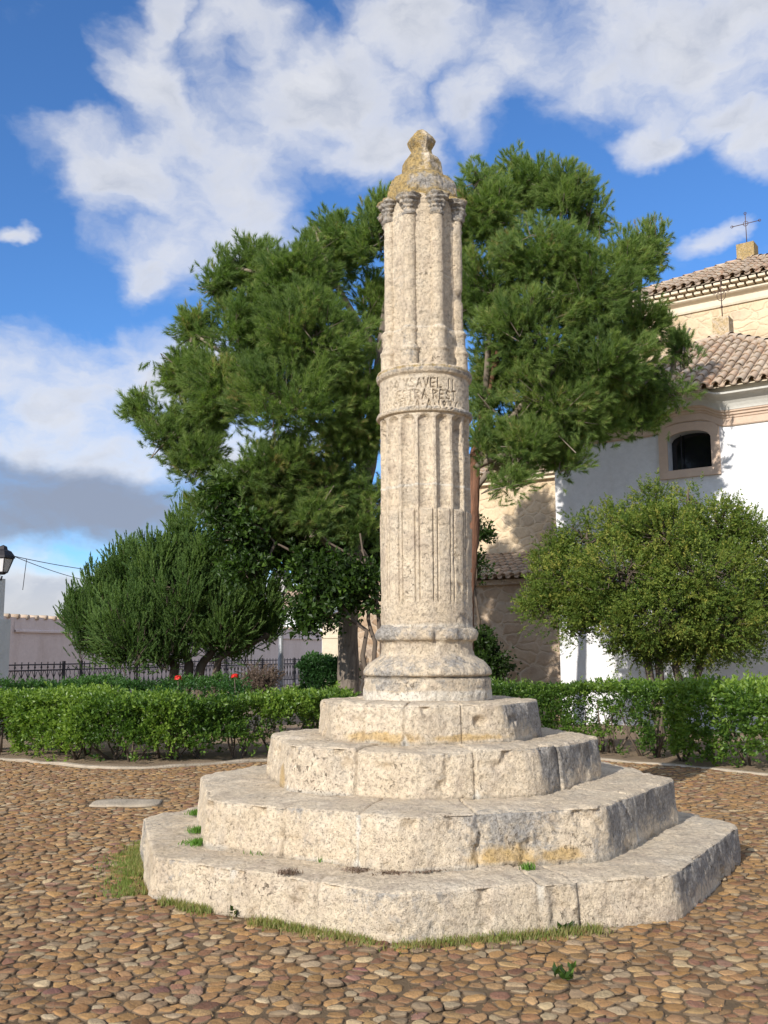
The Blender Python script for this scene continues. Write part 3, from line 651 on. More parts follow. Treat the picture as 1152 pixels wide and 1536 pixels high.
# kerb: segmented pale stone strip
mb = MB(); mb_pts = KL
nrm = np.gradient(KL, axis=0); nrm = np.stack([-nrm[:, 1], nrm[:, 0]], 1); nrm /= np.linalg.norm(nrm, axis=1)[:, None]
prof = [(-.05, -.05), (-.05, .022), (-.038, .038), (.03, .04), (.045, .025), (.045, -.05)]
V = []
for i, (p, q) in enumerate(zip(KL, nrm)):
    jz = .006 * sin(i * .7) + .008 * vnoise(np.array([[i * .31, 0, 0]]), 1.0, 3)[0]
    for (o, z) in prof: V.append((p[0] + q[0] * o, p[1] + q[1] * o, z + jz))
struct(npmesh('kerb', np.array(V), grid_faces(len(prof), len(KL)), M_KERB, None, False))
# cobbles: jittered lattice, each stone its own rounded voronoi cell
def cobbles():
    sx, sy = .094, .060
    gx = np.arange(-12, 12, sx); gy = np.arange(2.2, 15.5, sy); nx, ny = len(gx), len(gy)
    Xg, Yg = np.meshgrid(gx, gy); Xg = Xg + (np.arange(ny)[:, None] % 2) * sx * .5
    Xg = Xg + RNG.uniform(-.40, .40, Xg.shape) * sx; Yg = Yg + RNG.uniform(-.38, .38, Yg.shape) * sy
    kill = RNG.random(Xg.shape) < .13                              # gaps make some neighbours larger
    Xk = np.where(kill, 1e3, Xg); Yk = np.where(kill, 1e3, Yg)
    K = 12; ang = np.arange(K) * 2 * pi / K; dirs = np.stack([np.cos(ang), np.sin(ang)], 1)
    R = np.full((ny, nx, K), .16)
    for dj in range(-3, 4):
        for di in range(-2, 3):
            if dj == 0 and di == 0: continue
            nxX = np.full_like(Xk, 1e3); nyY = np.full_like(Yk, 1e3)
            j0, j1 = max(0, -dj), min(ny, ny - dj); i0, i1 = max(0, -di), min(nx, nx - di)
            nxX[j0:j1, i0:i1] = Xk[j0 + dj:j1 + dj, i0 + di:i1 + di]; nyY[j0:j1, i0:i1] = Yk[j0 + dj:j1 + dj, i0 + di:i1 + di]
            dx, dy = nxX - Xg, nyY - Yg; L = np.hypot(dx, dy); ux, uy = dx / L, dy / L
            for k in range(K):
                c = ux * dirs[k, 0] + uy * dirs[k, 1]
                R[..., k] = np.where((c > .05) & (L < 5), np.minimum(R[..., k], L / 2 / np.maximum(c, .05)), R[..., k])
    x, y = Xg.ravel(), Yg.ravel(); R = R.reshape(-1, K)
    big = x * 0 + y
    keep = (~kill.ravel()) & (y < kerb_y(x) - .12) & (np.hypot(x - CX, y - D0) > 2.12)
    keep &= ~((np.abs(x - SL[0]) < .40) & (np.abs(y - SL[1]) < .27))
    vis = np.abs(x) < (y * .42 + 2.2)
    keep &= vis
    x, y, R = x[keep], y[keep], R[keep]; n_ = len(x)
    R = (R * .90 + np.roll(R, 1, 1) * .05 + np.roll(R, -1, 1) * .05) * RNG.uniform(.86, 1.03, R.shape) - .0015; R = np.clip(R, .012, .12)
    sz = R.mean(1); h = RNG.uniform(.005, .013, n_) * np.clip(sz / .05, .6, 1.5); tx, ty = RNG.normal(0, .06, (2, n_)); z0 = RNG.normal(0, .0035, n_) + .010
    und = fbm(np.stack([x, y, x * 0], -1), .9, 3, 4) * .008
    rings = [(1.0, -.8), (.965, .20), (.87, .68), (.62, .93), (.28, .99)]
    V = []; 
    for s, zz in rings:
        vx = x[:, None] + R * s * dirs[:, 0]; vy = y[:, None] + R * s * dirs[:, 1]
        vz = z0[:, None] + h[:, None] * zz + (tx[:, None] * R * s * dirs[:, 0] + ty[:, None] * R * s * dirs[:, 1]) * (zz > 0) + und[:, None]
        vz = vz + RNG.normal(0, .0009, vz.shape)
        V.append(np.stack([vx, vy, vz], -1))
    V = np.stack(V, 1)                                            # n, rings, K, 3
    top = np.stack([x, y, z0 + h + und], -1)[:, None, :]
    V = np.concatenate([V.reshape(n_, -1, 3), top], 1); per = V.shape[1]
    q = grid_faces(K, len(rings), True); t = np.array([((len(rings) - 1) * K + k, (len(rings) - 1) * K + (k + 1) % K, per - 1) for k in range(K)])
    Q = (q[None] + (np.arange(n_) * per)[:, None, None]).reshape(-1, 4); T = (t[None] + (np.arange(n_) * per)[:, None, None]).reshape(-1, 3)
    hg = np.concatenate([np.repeat([r[1] for r in rings], K), [1]]); hg = np.clip(hg, 0, 1)
    o = npmesh('cobblestone_paving', V.reshape(-1, 3), [Q, T], M_COB, None, True,
               dict(rnd=np.repeat(RNG.random(n_), per), val=np.repeat(RNG.beta(2, 2, n_), per), hgt=np.tile(hg, n_)))
    struct(o)
SL = G(190, 1206)
cobbles()
# flat pale slab set in the paving
sl = MB(); th = np.linspace(0, 2 * pi, 28, endpoint=False); rr = 1 / (np.abs(np.cos(th)) ** 5 + np.abs(np.sin(th)) ** 5) ** .2 * (1 + .05 * vnoise(np.stack([np.cos(th), np.sin(th), th * 0], -1), 3, 2))
V = []
for s, z in ((1, -.02), (1, .014), (.95, .022), (.5, .023), (.02, .023)): V += [(SL[0] + .36 * s * r * cos(a), SL[1] + .22 * s * r * sin(a), z) for a, r in zip(th, rr)]
o = npmesh('paving_slab', np.array(V), grid_faces(28, 5, True), M_KERB, None, True); struct(o)

# ------------------------------------------------------------------ scattering of leafy prototypes
def rot_to(dirs, spin):
    d = dirs / np.linalg.norm(dirs, axis=1)[:, None]; up = np.tile(np.array([[0.13, 0.27, .95]]), (len(d), 1)); up[np.abs(d[:, 2]) > .93] = (1, .1, 0)
    a = np.cross(up, d); a /= np.linalg.norm(a, axis=1)[:, None]; b = np.cross(d, a); c, s = np.cos(spin)[:, None], np.sin(spin)[:, None]
    return np.stack([a * c + b * s, -a * s + b * c, d], 2)           # columns: local x,y,z
class Leaves:
    def __init__(s): s.v = []; s.f = []; s.r = []; s.n = 0
    def add(s, PV, PF, pos, dirs, scl, rnd, jitter=.16):
        N = len(pos); M = rot_to(dirs, RNG.uniform(0, 6.28, N)); V = np.einsum('nij,kj->nki', M, PV) * scl[:, None, None] + pos[:, None, :]
        s.v.append(V.reshape(-1, 3)); s.f.append((PF[None] + (np.arange(N) * len(PV))[:, None, None]).reshape(-1, PF.shape[1]) + s.n); s.n += N * len(PV)
        nl = len(PF); k = len(PV) // nl
        lr = RNG.normal(0, jitter, (N, nl)); s.r.append(np.clip(np.repeat(rnd[:, None] + lr, k, 1), 0, 1).ravel())
    def build(s, name, mat, parent, smooth=False):
        V = np.concatenate(s.v); ar = np.concatenate(s.r)
        fs = {}
        for f in s.f: fs.setdefault(f.shape[1], []).append(f)
        return npmesh(name, V, [np.concatenate(f) for f in fs.values()], mat, parent, smooth, dict(rnd=ar))
def proto_needles(L=.20, n_=78, nl=.12, w=.0075, spread=(20, 70), seed=1):
    r = np.random.default_rng(seed); V, Fq = [], []
    for i in range(n_):
        t = r.random() ** .8; a = r.uniform(0, 6.283); sp = radians(r.uniform(*spread)) * (1.15 - .7 * t); l = nl * r.uniform(.75, 1.15)
        b = np.array([0, 0, t * L]); d = np.array([sin(sp) * cos(a), sin(sp) * sin(a), cos(sp)]); sd = np.cross(d, r.normal(size=3)); sd /= np.linalg.norm(sd)
        V += [b - sd * w / 2, b + sd * w / 2, b + d * l]; Fq.append((3 * i, 3 * i + 1, 3 * i + 2))
    return np.array(V), np.array(Fq)
def proto_leaves(L=.2, n_=14, ll=.045, w=.022, seed=1, spread=(35, 80), flat=False):
    r = np.random.default_rng(seed); V, Fq = [], []
    for i in range(n_):
        t = (i + .5) / n_ if flat else r.random(); a = (0 if i % 2 else pi) + r.normal(0, .35) if flat else r.uniform(0, 6.283); sp = radians(r.uniform(*spread)) * (1.2 - .6 * t); l = ll * r.uniform(.7, 1.2)
        b = np.array([0, 0, t * L]); d = np.array([sin(sp) * cos(a), sin(sp) * sin(a), cos(sp)]); up = np.array([0, 1, 0.]) if flat else r.normal(size=3)
        sd = np.cross(d, up + .25 * r.normal(size=3)); sd /= np.linalg.norm(sd); nn = np.cross(sd, d)
        V += [b, b + d * l * .45 + sd * w / 2 + nn * w * .12, b + d * l, b + d * l * .45 - sd * w / 2 + nn * w * .12]; Fq.append((4 * i, 4 * i + 1, 4 * i + 2, 4 * i + 3))
    return np.array(V), np.array(Fq)
NEED = [proto_needles(seed=i) for i in range(3)]
YEWP = [proto_leaves(.22, 22, .040, .016, i, (40, 75)) for i in range(3)]
ELMP = [proto_leaves(.22, 9, .075, .045, i + 9, (40, 85)) for i in range(3)]
PRIV = [proto_leaves(.12, 9, .050, .026, i + 19, (30, 80)) for i in range(3)]
JUNP = [proto_needles(.20, 60, .045, .012, (15, 45), i + 5) for i in range(3)]
LEAVES_IN = None
def shell_branches(cen, rad, N, rng, inner=.55, upbias=.35, dens=1.0, vsq=1.0):
    """branch end points in an ellipsoid, outward directions"""
    u = rng.normal(size=(N, 3)); u /= np.linalg.norm(u, axis=1)[:, None]; r = inner + (1 - inner) * rng.random(N) ** .6
    r = np.where(rng.random(N) < .16, r * rng.uniform(1.03, 1.16, N), r)
    end = cen + u * r[:, None] * rad
    return end, u
def crown(name, lobes, protos, mat, parent, branches_per_m2, twigs, blen, upbias, scl, twig_mb, seed, base_pts, spreadtw=.16, rndc=.45, hub_r=.03, tdn=.15, inner_=.55, gap_=-9, gsc=1.7):
    """lobes: (px,py,rx,ry,Y[,dens]) -> leafy mesh; returns nothing"""
    rng = np.random.default_rng(seed); LV = Leaves()
    for lb in lobes:
        px, py, rx, ry, Y = lb[:5]; dn = lb[5] if len(lb) > 5 else 1.0
        c = at(px, py, Y); m = mpp(c); rad = np.array([rx * m, (rx * .6 + ry * .4) * m * .95, ry * m])
        area = 4 * pi * ((rad[0] * rad[1]) ** 1.6 / 3 + (rad[0] * rad[2]) ** 1.6 / 3 + (rad[1] * rad[2]) ** 1.6 / 3) ** (1 / 1.6)
        N = max(5, int(area * branches_per_m2 * dn)); end, u = shell_branches(c, rad, N, rng, inner_)
        if gap_ > -5:
            kk = fbm(end, gsc, 2, seed) > gap_; end, u = end[kk], u[kk]; N = len(end)
            if N < 2: continue
        # woody limb from the nearest base point to the lobe, then twigs to branch ends
        bp_ = base_pts[np.argmin(np.linalg.norm(base_pts - c, axis=1))]
        mid = (bp_ + c) / 2 + rng.normal(0, .12, 3) * np.linalg.norm(c - bp_) - np.array([0, 0, .05 * np.linalg.norm(c - bp_)])
        twig_mb.tube([bp_, mid, c, c + (c - mid) * .25], [hub_r * 1.6, hub_r * 1.1, hub_r * .7, hub_r * .25], 6)
        ax = u * rad / np.linalg.norm(u * rad, axis=1)[:, None]; d = ax + np.array([0, 0, upbias]) + rng.normal(0, .28, (N, 3)); d /= np.linalg.norm(d, axis=1)[:, None]
        brn = np.clip(rng.normal(rndc, .16, N), 0, 1)
        for i in range(N):
            L = blen * rng.uniform(.65, 1.3); st = end[i] - d[i] * L
            if i % 3 == 1: twig_mb.tube([st, end[i] + rng.normal(0, .05, 3)], [.010, .004], 4, False)
            if i % 2 == 0: 
                k0 = c + (end[i] - c) * .25; twig_mb.tube([k0, (k0 + st) / 2 + rng.normal(0, .06, 3), st, end[i]], [.018, .013, .009, .004], 4, False)
            K = twigs if twigs < 4 else int(twigs * rng.uniform(.8, 1.2)); t = rng.random(K) ** .75
            off = rng.normal(0, 1, (K, 3)); off -= (off @ d[i])[:, None] * d[i]; off *= spreadtw * (1.15 - .8 * t)[:, None]
            pos = st + d[i] * (t * L)[:, None] + off
            t[:2] = 1.0; off[:2] *= .5
            td = d[i] * 1.0 + off / spreadtw * .6 + np.array([0, 0, upbias * .7]) + rng.normal(0, tdn, (K, 3))
            p = protos[i % len(protos)]; sk = scl * rng.uniform(.8, 1.2, K); sk[:2] *= 1.35; td[:2] = d[i] + np.array([0, 0, upbias * 1.6])
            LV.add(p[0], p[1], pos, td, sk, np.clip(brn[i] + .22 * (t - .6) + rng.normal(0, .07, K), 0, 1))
    return LV.build(name, mat, parent)

# --- the two pines
def pine(label, base, trunk_px, limbs, lobes, seed, bark, bpm, r0_):
    root = thing('pine_tree', label, 'pine tree', base, 'pines behind the pillar')
    tb = MB(); pts = [np.array(base) + (0, 0, -.1)] + [at(*p) for p in trunk_px]
    k = len(pts); fine = []; rads = []
    for i in range(k - 1):
        for s in np.linspace(0, 1, 8, endpoint=False):
            fine.append(pts[i] + (pts[i + 1] - pts[i]) * s); rads.append(r0_ * (1 - .75 * (i + s) / (k - 1)) * (1 + .3 * exp(-((i + s) / .12))))
    fine.append(pts[-1]); rads.append(r0_ * .2)
    tb.tube(np.array(fine), np.array(rads), 14)
    o = tb.build('trunk', bark, root, True)
    me = o.data; co = np.zeros(len(me.vertices) * 3); me.vertices.foreach_get('co', co); co = co.reshape(-1, 3); cc = co.copy(); co[:, :2] += np.stack([fbm(cc * np.array([1, 1, .3]), 9, 3, 3), fbm(cc * np.array([1, 1, .3]), 9, 3, 7)], 1) * .02; me.vertices.foreach_set('co', co.astype(np.float32).ravel())
    lm = MB(); bpts = list(np.array(fine)[len(fine) // 3:])
    for L in limbs:
        q = [at(*p) for p in L]; q[0] = np.array(fine)[np.argmin(np.linalg.norm(np.array(fine) - q[0], axis=1))]
        lm.tube(q, np.linspace(r0_ * .42, r0_ * .12, len(q)), 8); bpts += q[1:]
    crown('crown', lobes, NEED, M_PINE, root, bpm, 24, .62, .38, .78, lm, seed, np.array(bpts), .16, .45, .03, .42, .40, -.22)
    lm.build('branches', M_TWIG if bark is M_BARK else M_TWIG, root, True)
    return root
b1 = at(521, 1096, 17.3); b1[2] = 0
PY = float(b1[1])
print('pine depth', PY)
L1 = [(566, 345, 48, 62, PY - .3), (505, 370, 62, 55, PY + .6), (440, 420, 75, 62, PY - .5), (385, 400, 42, 42, PY + .3), (336, 415, 22, 48, PY), (560, 470, 62, 66, PY + .9, .65), (470, 500, 95, 75, PY - 1.1), (370, 500, 70, 68, PY - .2),
      (300, 500, 34, 45, PY + .2), (330, 580, 66, 68, PY - .5), (275, 560, 28, 44, PY), (430, 600, 92, 78, PY - 1.2), (520, 610, 70, 90, PY - .4), (212, 612, 26, 20, PY - .3), (250, 655, 44, 26, PY - .4), (300, 690, 55, 34, PY - .5),
      (390, 690, 92, 62, PY - .9), (490, 710, 80, 60, PY - .6), (345, 752, 60, 38, PY - .2), (430, 760, 80, 40, PY), (545, 740, 50, 60, PY - .5), (470, 770, 50, 26, PY - .9), (395, 765, 50, 24, PY - .8), (535, 790, 36, 26, PY - .6), (290, 640, 45, 40, PY)]
pine('tall pine with grey trunk, left of and behind the pillar', b1, [(523, 900, PY), (538, 760, PY), (562, 600, PY + .2), (582, 440, PY + .2), (584, 330, PY)],
     [[(525, 860, PY), (480, 800, PY - .3), (400, 720, PY - .6), (300, 680, PY - .5), (215, 620, PY - .3)], [(540, 700, PY), (450, 620, PY - .4), (350, 540, PY - .2), (290, 500, PY)], [(545, 620, PY), (480, 480, PY - .4), (400, 410, PY), (340, 400, PY)],
      [(530, 800, PY), (560, 700, PY + .3), (580, 560, PY + .6)], [(550, 540, PY), (500, 420, PY + .3), (470, 340, PY + .3)]], L1, 101, M_BARK, 11.0, .20)
b2 = at(697, 1090, 17.2); b2[2] = 0; PY2 = float(b2[1]) + .0
L2 = [(716, 270, 44, 30, PY2), (790, 275, 52, 50, PY2 + .4), (845, 290, 50, 40, PY2 - .2), (735, 320, 55, 48, PY2 - .3), (885, 320, 30, 34, PY2), (972, 375, 24, 52, PY2 + .1), (930, 400, 50, 46, PY2 - .3), (820, 370, 88, 60, PY2 - .9),
      (740, 430, 62, 66, PY2 - .4, .8), (880, 440, 82, 66, PY2 - .8), (960, 480, 46, 50, PY2), (800, 500, 86, 70, PY2 - .9, .9), (900, 530, 80, 62, PY2 - .5), (745, 560, 40, 70, PY2 + .5, .7), (722, 600, 26, 46, PY2 - .3, .8), (728, 660, 24, 30, PY2 - .3, .7), (830, 600, 84, 54, PY2 - .6, .9), (940, 580, 62, 44, PY2 + .5),
      (890, 630, 60, 40, PY2 + .2), (1000, 580, 40, 34, PY2 + .6, .8), (1024, 520, 17, 34, PY2 + .6), (780, 660, 62, 36, PY2 - .6, 1.0), (765, 715, 40, 24, PY2 - .7, .6), (800, 640, 70, 46, PY2 + 1.4, 1.1), (745, 662, 40, 34, PY2 + 1.5, 1.1), (768, 690, 34, 22, PY2 + 1.3), (840, 560, 80, 60, PY2 + 1.2), (960, 620, 50, 28, PY2 + .6, .8), (840, 680, 46, 28, PY2 - .2, 1.0), (690, 420, 30, 90, PY2 + .3, .7), (690, 330, 30, 60, PY2 + .2)]
pine('tall pine with reddish trunk, right of the pillar against the chapel', b2, [(700, 900, PY2), (710, 780, PY2), (712, 690, PY2), (728, 600, PY2), (760, 480, PY2), (775, 360, PY2)],
     [[(717, 740, PY2), (740, 700, PY2), (850, 640, PY2), (950, 590, PY2 + .4), (1015, 530, PY2 + .6), (1035, 492, PY2 + .6)], [(716, 690, PY2), (790, 600, PY2 - .2), (880, 500, PY2 - .2), (960, 420, PY2), (975, 340, PY2)],
      [(728, 600, PY2), (735, 480, PY2 - .2), (735, 380, PY2), (715, 290, PY2)], [(750, 520, PY2), (830, 420, PY2 - .3), (870, 340, PY2), (885, 300, PY2)], [(716, 700, PY2), (760, 680, PY2 - .5), (790, 690, PY2 - .6), (770, 730, PY2 - .7)]], L2, 202, M_REDBARK, 11.0, .15)

def leafy(kind, label, cat, base, lobes, protos, mat, seed, stems, bpm=10, twigs=12, blen=.4, up=.3, scl=1.0, stem_r=.06, bark=None, group=None, spread=.12, rndc=.45, gap=-9):
    root = thing(kind, label, cat, base, group); sm = MB(); bpts = []
    for st in stems:
        q = [at(*p) if len(p) == 3 else np.array(p[:3]) for p in st]; q[0] = np.array([q[0][0], q[0][1], -.1]); 
        r = st_r = stem_r; fine = [];
        for a, b in zip(q[:-1], q[1:]): fine += [a + (b - a) * s for s in np.linspace(0, 1, 5, endpoint=False)]
        fine.append(q[-1]); fine = np.array(fine); fine[1:-1] += RNG.normal(0, .025, fine[1:-1].shape)
        sm.tube(fine, np.linspace(r, r * .3, len(fine)), 8); bpts += list(fine[len(fine) // 3:])
    tw = MB()
    crown('foliage' if kind != 'broadleaf_tree' else 'crown', lobes, protos, mat, root, bpm, twigs, blen, up, scl, tw, seed, np.array(bpts), spread, rndc, stem_r * .4, .2, .5, gap, 2.4)
    sm.build('trunk' if 'tree' in kind else 'stems', bark or M_STEM, root, True); tw.build('branches', bark or M_STEM, root, True)
    return root
# juniper on the left
JY = 20.0
jb = at(275, 1050, JY); jb[2] = 0
JL = [(272, 800, 24, 44, JY), (310, 830, 40, 50, JY - .4), (235, 850, 45, 55, JY - .5), (190, 850, 34, 50, JY), (345, 850, 38, 45, JY), (160, 890, 40, 50, JY + .2), (270, 890, 66, 66, JY - .8), (380, 890, 42, 46, JY), (330, 920, 60, 56, JY - .6), (200, 925, 70, 56, JY - .6),
      (130, 930, 32, 46, JY), (400, 935, 30, 32, JY + .1), (180, 965, 50, 26, JY), (255, 960, 62, 30, JY - .4), (350, 955, 52, 26, JY), (112, 915, 16, 30, JY)]
leafy('juniper_tree', 'broad dark green juniper with several dark trunks behind the left hedge', 'juniper', jb, JL, JUNP, M_JUNI, 303,
      [[(272, 1050, JY), (262, 1000, JY), (230, 960, JY), (180, 930, JY)], [(282, 1050, JY), (280, 1000, JY), (272, 940, JY), (270, 860, JY)], [(298, 1050, JY), (303, 1000, JY), (330, 960, JY), (370, 930, JY)], [(300, 1045, JY), (330, 985, JY - .2), (400, 955, JY - .2)]],
      gap=-.4, bpm=19, twigs=17, blen=.46, up=1.0, scl=1.05, stem_r=.12, spread=.12, rndc=.45)
# yew on the right
YY = 17.2
yb = at(960, 1060, YY); yb[2] = 0
YL = [(1032, 745, 18, 32, YY), (975, 760, 34, 36, YY), (925, 785, 34, 34, YY), (1075, 790, 46, 42, YY), (990, 810, 66, 48, YY - .6), (880, 810, 44, 34, YY), (830, 835, 28, 22, YY), (850, 870, 56, 36, YY - .3), (930, 860, 74, 50, YY - .8), (1050, 860, 84, 56, YY - .7), (1125, 820, 40, 44, YY), (1130, 890, 44, 56, YY),
      (820, 910, 34, 30, YY - .1), (890, 915, 66, 34, YY - .4), (980, 920, 84, 44, YY - .7), (1070, 930, 78, 48, YY - .4), (960, 965, 56, 26, YY), (1040, 970, 56, 30, YY), (860, 940, 34, 22, YY), (1110, 960, 36, 30, YY), (1190, 880, 60, 70, YY)]
leafy('yew_tree', 'wide yellowish green yew in front of the white chapel wall', 'yew', yb, YL, YEWP, M_YEW, 404,
      [[(985, 1070, YY), (990, 1000, YY), (990, 930, YY), (1000, 830, YY)], [(1018, 1070, YY), (1016, 1000, YY), (1040, 930, YY), (1080, 840, YY)], [(992, 1070, YY), (965, 960, YY), (900, 900, YY)], [(1005, 1070, YY), (1060, 970, YY), (1120, 900, YY)]],
      gap=-.25, bpm=22, twigs=12, blen=.34, up=.25, scl=1.1, stem_r=.09, spread=.15, rndc=.5)
# dark broadleaf tree below the left pine
EY = 16.3
eb = at(560, 1060, EY); eb[2] = 0
EL = [(545, 820, 52, 50, EY + 1.9), (480, 815, 66, 46, EY + 1.9), (410, 810, 56, 40, EY + 1.6), (352, 790, 40, 30, EY), (335, 745, 26, 24, EY), (370, 850, 34, 30, EY), (462, 852, 34, 26, EY), (500, 870, 46, 34, EY), (540, 880, 30, 34, EY), (475, 905, 28, 20, EY - .3), (490, 925, 18, 18, EY - .4), (460, 930, 12, 12, EY - .4)]
leafy('broadleaf_tree', 'small dark leafy tree with thin leaning trunks beneath the left pine', 'tree', eb, EL, ELMP, M_ELM, 505,
      [[(566, 1060, EY), (562, 980, EY), (548, 900, EY), (540, 800, EY)], [(572, 1060, EY), (572, 960, EY), (560, 860, EY), (480, 800, EY)], [(556, 1060, EY), (545, 950, EY), (470, 850, EY), (400, 800, EY)]],
      bpm=15, twigs=11, blen=.36, up=.1, scl=1.15, stem_r=.05, spread=.14, rndc=.4)
BY = 19.0
bb = at(735, 1060, BY); bb[2] = 0
leafy('laurel_bush', 'dark evergreen bush against the stone wall, right of the pillar base', 'bush', bb, [(724, 975, 16, 34, BY), (738, 1000, 26, 18, BY), (714, 990, 16, 26, BY), (722, 800, 12, 14, BY), (716, 850, 12, 12, BY)], ELMP, M_ELM, 606,
      [[(735, 1060, BY), (730, 980, BY), (722, 930, BY)], [(728, 1060, BY), (716, 930, BY), (714, 850, BY), (720, 795, BY)]], bpm=22, twigs=11, blen=.25, up=.3, scl=.9, stem_r=.035, spread=.12, rndc=.25)

# ------------------------------------------------------------------ hedges
def hedge(label, line, thick, z0, z1, N, protos, mat, scl, seed, stemN=16, gapz=.28, patch=None, rndc=.5):
    """line: front edge polyline (world xy). thick: depth behind it."""
    line = np.array(line); L = dens_line(line, .15); rng = np.random.default_rng(seed)
    mid = L.mean(0); root = thing('hedge', label, 'hedge', (mid[0], mid[1] + thick / 2, 0), 'clipped hedges round the square')
    tn = np.gradient(L, axis=0); tn /= np.linalg.norm(tn, axis=1)[:, None]; nr = np.stack([-tn[:, 1], tn[:, 0]], 1); nr *= np.sign(nr[:, 1:2] + 1e-9)
    s = rng.random(N) * (len(L) - 1); i = s.astype(int); f = (s - i)[:, None]; base = L[i] * (1 - f) + L[i + 1] * f; nn = nr[i]
    # faces: front, top, back, inside
    w = rng.random(N); u = rng.random(N); shell = rng.random(N) ** 2 * .16
    H_ = z1 - z0; top = w < .42; front = (w >= .42) & (w < .80); back = (w >= .80) & (w < .88)
    dep = np.where(top, u * thick, np.where(front, shell, np.where(back, thick - shell, u * thick)))
    zz = np.where(top, 1 - shell / H_ * .7, rng.random(N) ** .8)
    P3 = np.stack([base[:, 0], base[:, 1], zz * 0], -1)
    bmp = fbm(np.stack([base[:, 0], base[:, 1] * 0, dep], -1), 1.3, 3, seed); wav = fbm(np.stack([base[:, 0], zz, base[:, 1]], -1), 1.7, 3, seed + 5)
    lowgap = gapz + .16 * fbm(P3, 1.8, 2, seed + 8)                     # ragged lower edge
    z = z0 + lowgap * (rng.random(N) < .93) + zz * (H_ - lowgap) + bmp * .09 * top
    rnd_ = fbm(np.stack([base[:, 0], z, dep], -1), 2.6, 3, seed + 2)
    round_ = .10 * np.clip(((z - z0) / H_ - .8) / .2, 0, 1) ** 2
    d = dep + wav * .17 + np.where(front, round_, 0)
    pos = np.stack([base[:, 0] + nn[:, 0] * d, base[:, 1] + nn[:, 1] * d, z], 1)
    keep = (rnd_ > -.30) | (top & (rnd_ > -.70))
    dirs = np.where(top[:, None], np.array([0, 0, 1.0]) + rng.normal(0, .5, (N, 3)), np.where(front[:, None], np.concatenate([-nn, np.full((N, 1), .7)], 1) + rng.normal(0, .5, (N, 3)), rng.normal(0, 1, (N, 3)) + np.array([0, 0, .6])))
    # some shoots stick out of the clipped top
    spr = (rng.random(N) < .05) & top; pos[spr, 2] += rng.uniform(.02, .10, spr.sum())
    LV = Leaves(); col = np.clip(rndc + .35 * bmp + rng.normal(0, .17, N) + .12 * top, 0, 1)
    for k, p in enumerate(protos):
        m = keep & (np.arange(N) % len(protos) == k); LV.add(p[0], p[1], pos[m], dirs[m], scl * rng.uniform(.75, 1.25, m.sum()), col[m], .14)
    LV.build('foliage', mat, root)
    sm = MB()
    for k in range(stemN):
        ii = int((k + rng.random()) / stemN * (len(L) - 1)); b0 = L[ii] + nr[ii] * rng.uniform(.25, thick * .6); 
        for j in range(3):
            tip = np.array([b0[0] + rng.normal(0, .22), b0[1] + rng.normal(0, .15), z0 + H_ * rng.uniform(.6, .85)]); q0 = np.array([b0[0] + rng.normal(0, .03), b0[1], z0 - .05]); md = (q0 + tip) / 2 + np.array([rng.normal(0, .06), 0, -.05])
            sm.tube([q0, md, tip], [.022, .015, .006], 6)
    sm.build('stems', M_STEM, root, True)
    return root
def off_line(xs_, d): return [(x, float(kerb_y(x)) + d) for x in xs_]
xl = [G(p, 1145)[0] for p in (-160, 0, 100, 200, 300, 400, 500, 560)]
hedge('long bright green hedge left of the pillar along the kerb', off_line(xl, .34), 1.35, 0, .81, 8800, PRIV, M_HEDGE, 1.25, 61, 22, .24)
xr = [G(p, 1150)[0] for p in (700, 800, 900, 1025)]
hedge('fine leaved green hedge directly right of the pillar', off_line(xr, .50), 1.1, 0, .98, 5800, PRIV, M_HEDGE, .95, 62, 12, .2, rndc=.40)
xr2 = [G(p, 1158)[0] for p in (1010, 1080, 1152, 1300)]
hedge('large leaved bright hedge at the right edge', off_line(xr2, .30), 1.3, 0, .98, 3300, PRIV, M_HEDGE, 1.35, 63, 8, .16, rndc=.7)
hedge('low flat topped hedge behind the left hedge', [at(-90, 1100, 18.4)[:2], at(150, 1100, 18.4)[:2], at(330, 1100, 18.2)[:2], at(425, 1100, 18.2)[:2]], .8, 0, .98, 5600, PRIV, M_HEDGE2, .9, 64, 10, .1, rndc=.6)
hedge('dark dense block of hedge beside the pine trunk', [at(427, 1080, 19.0)[:2], at(470, 1080, 18.8)[:2], at(512, 1080, 18.8)[:2], at(556, 1080, 19.0)[:2]], 1.0, 0, 1.36, 3600, PRIV, M_HEDGE2, 1.1, 65, 6, .08, rndc=.35)

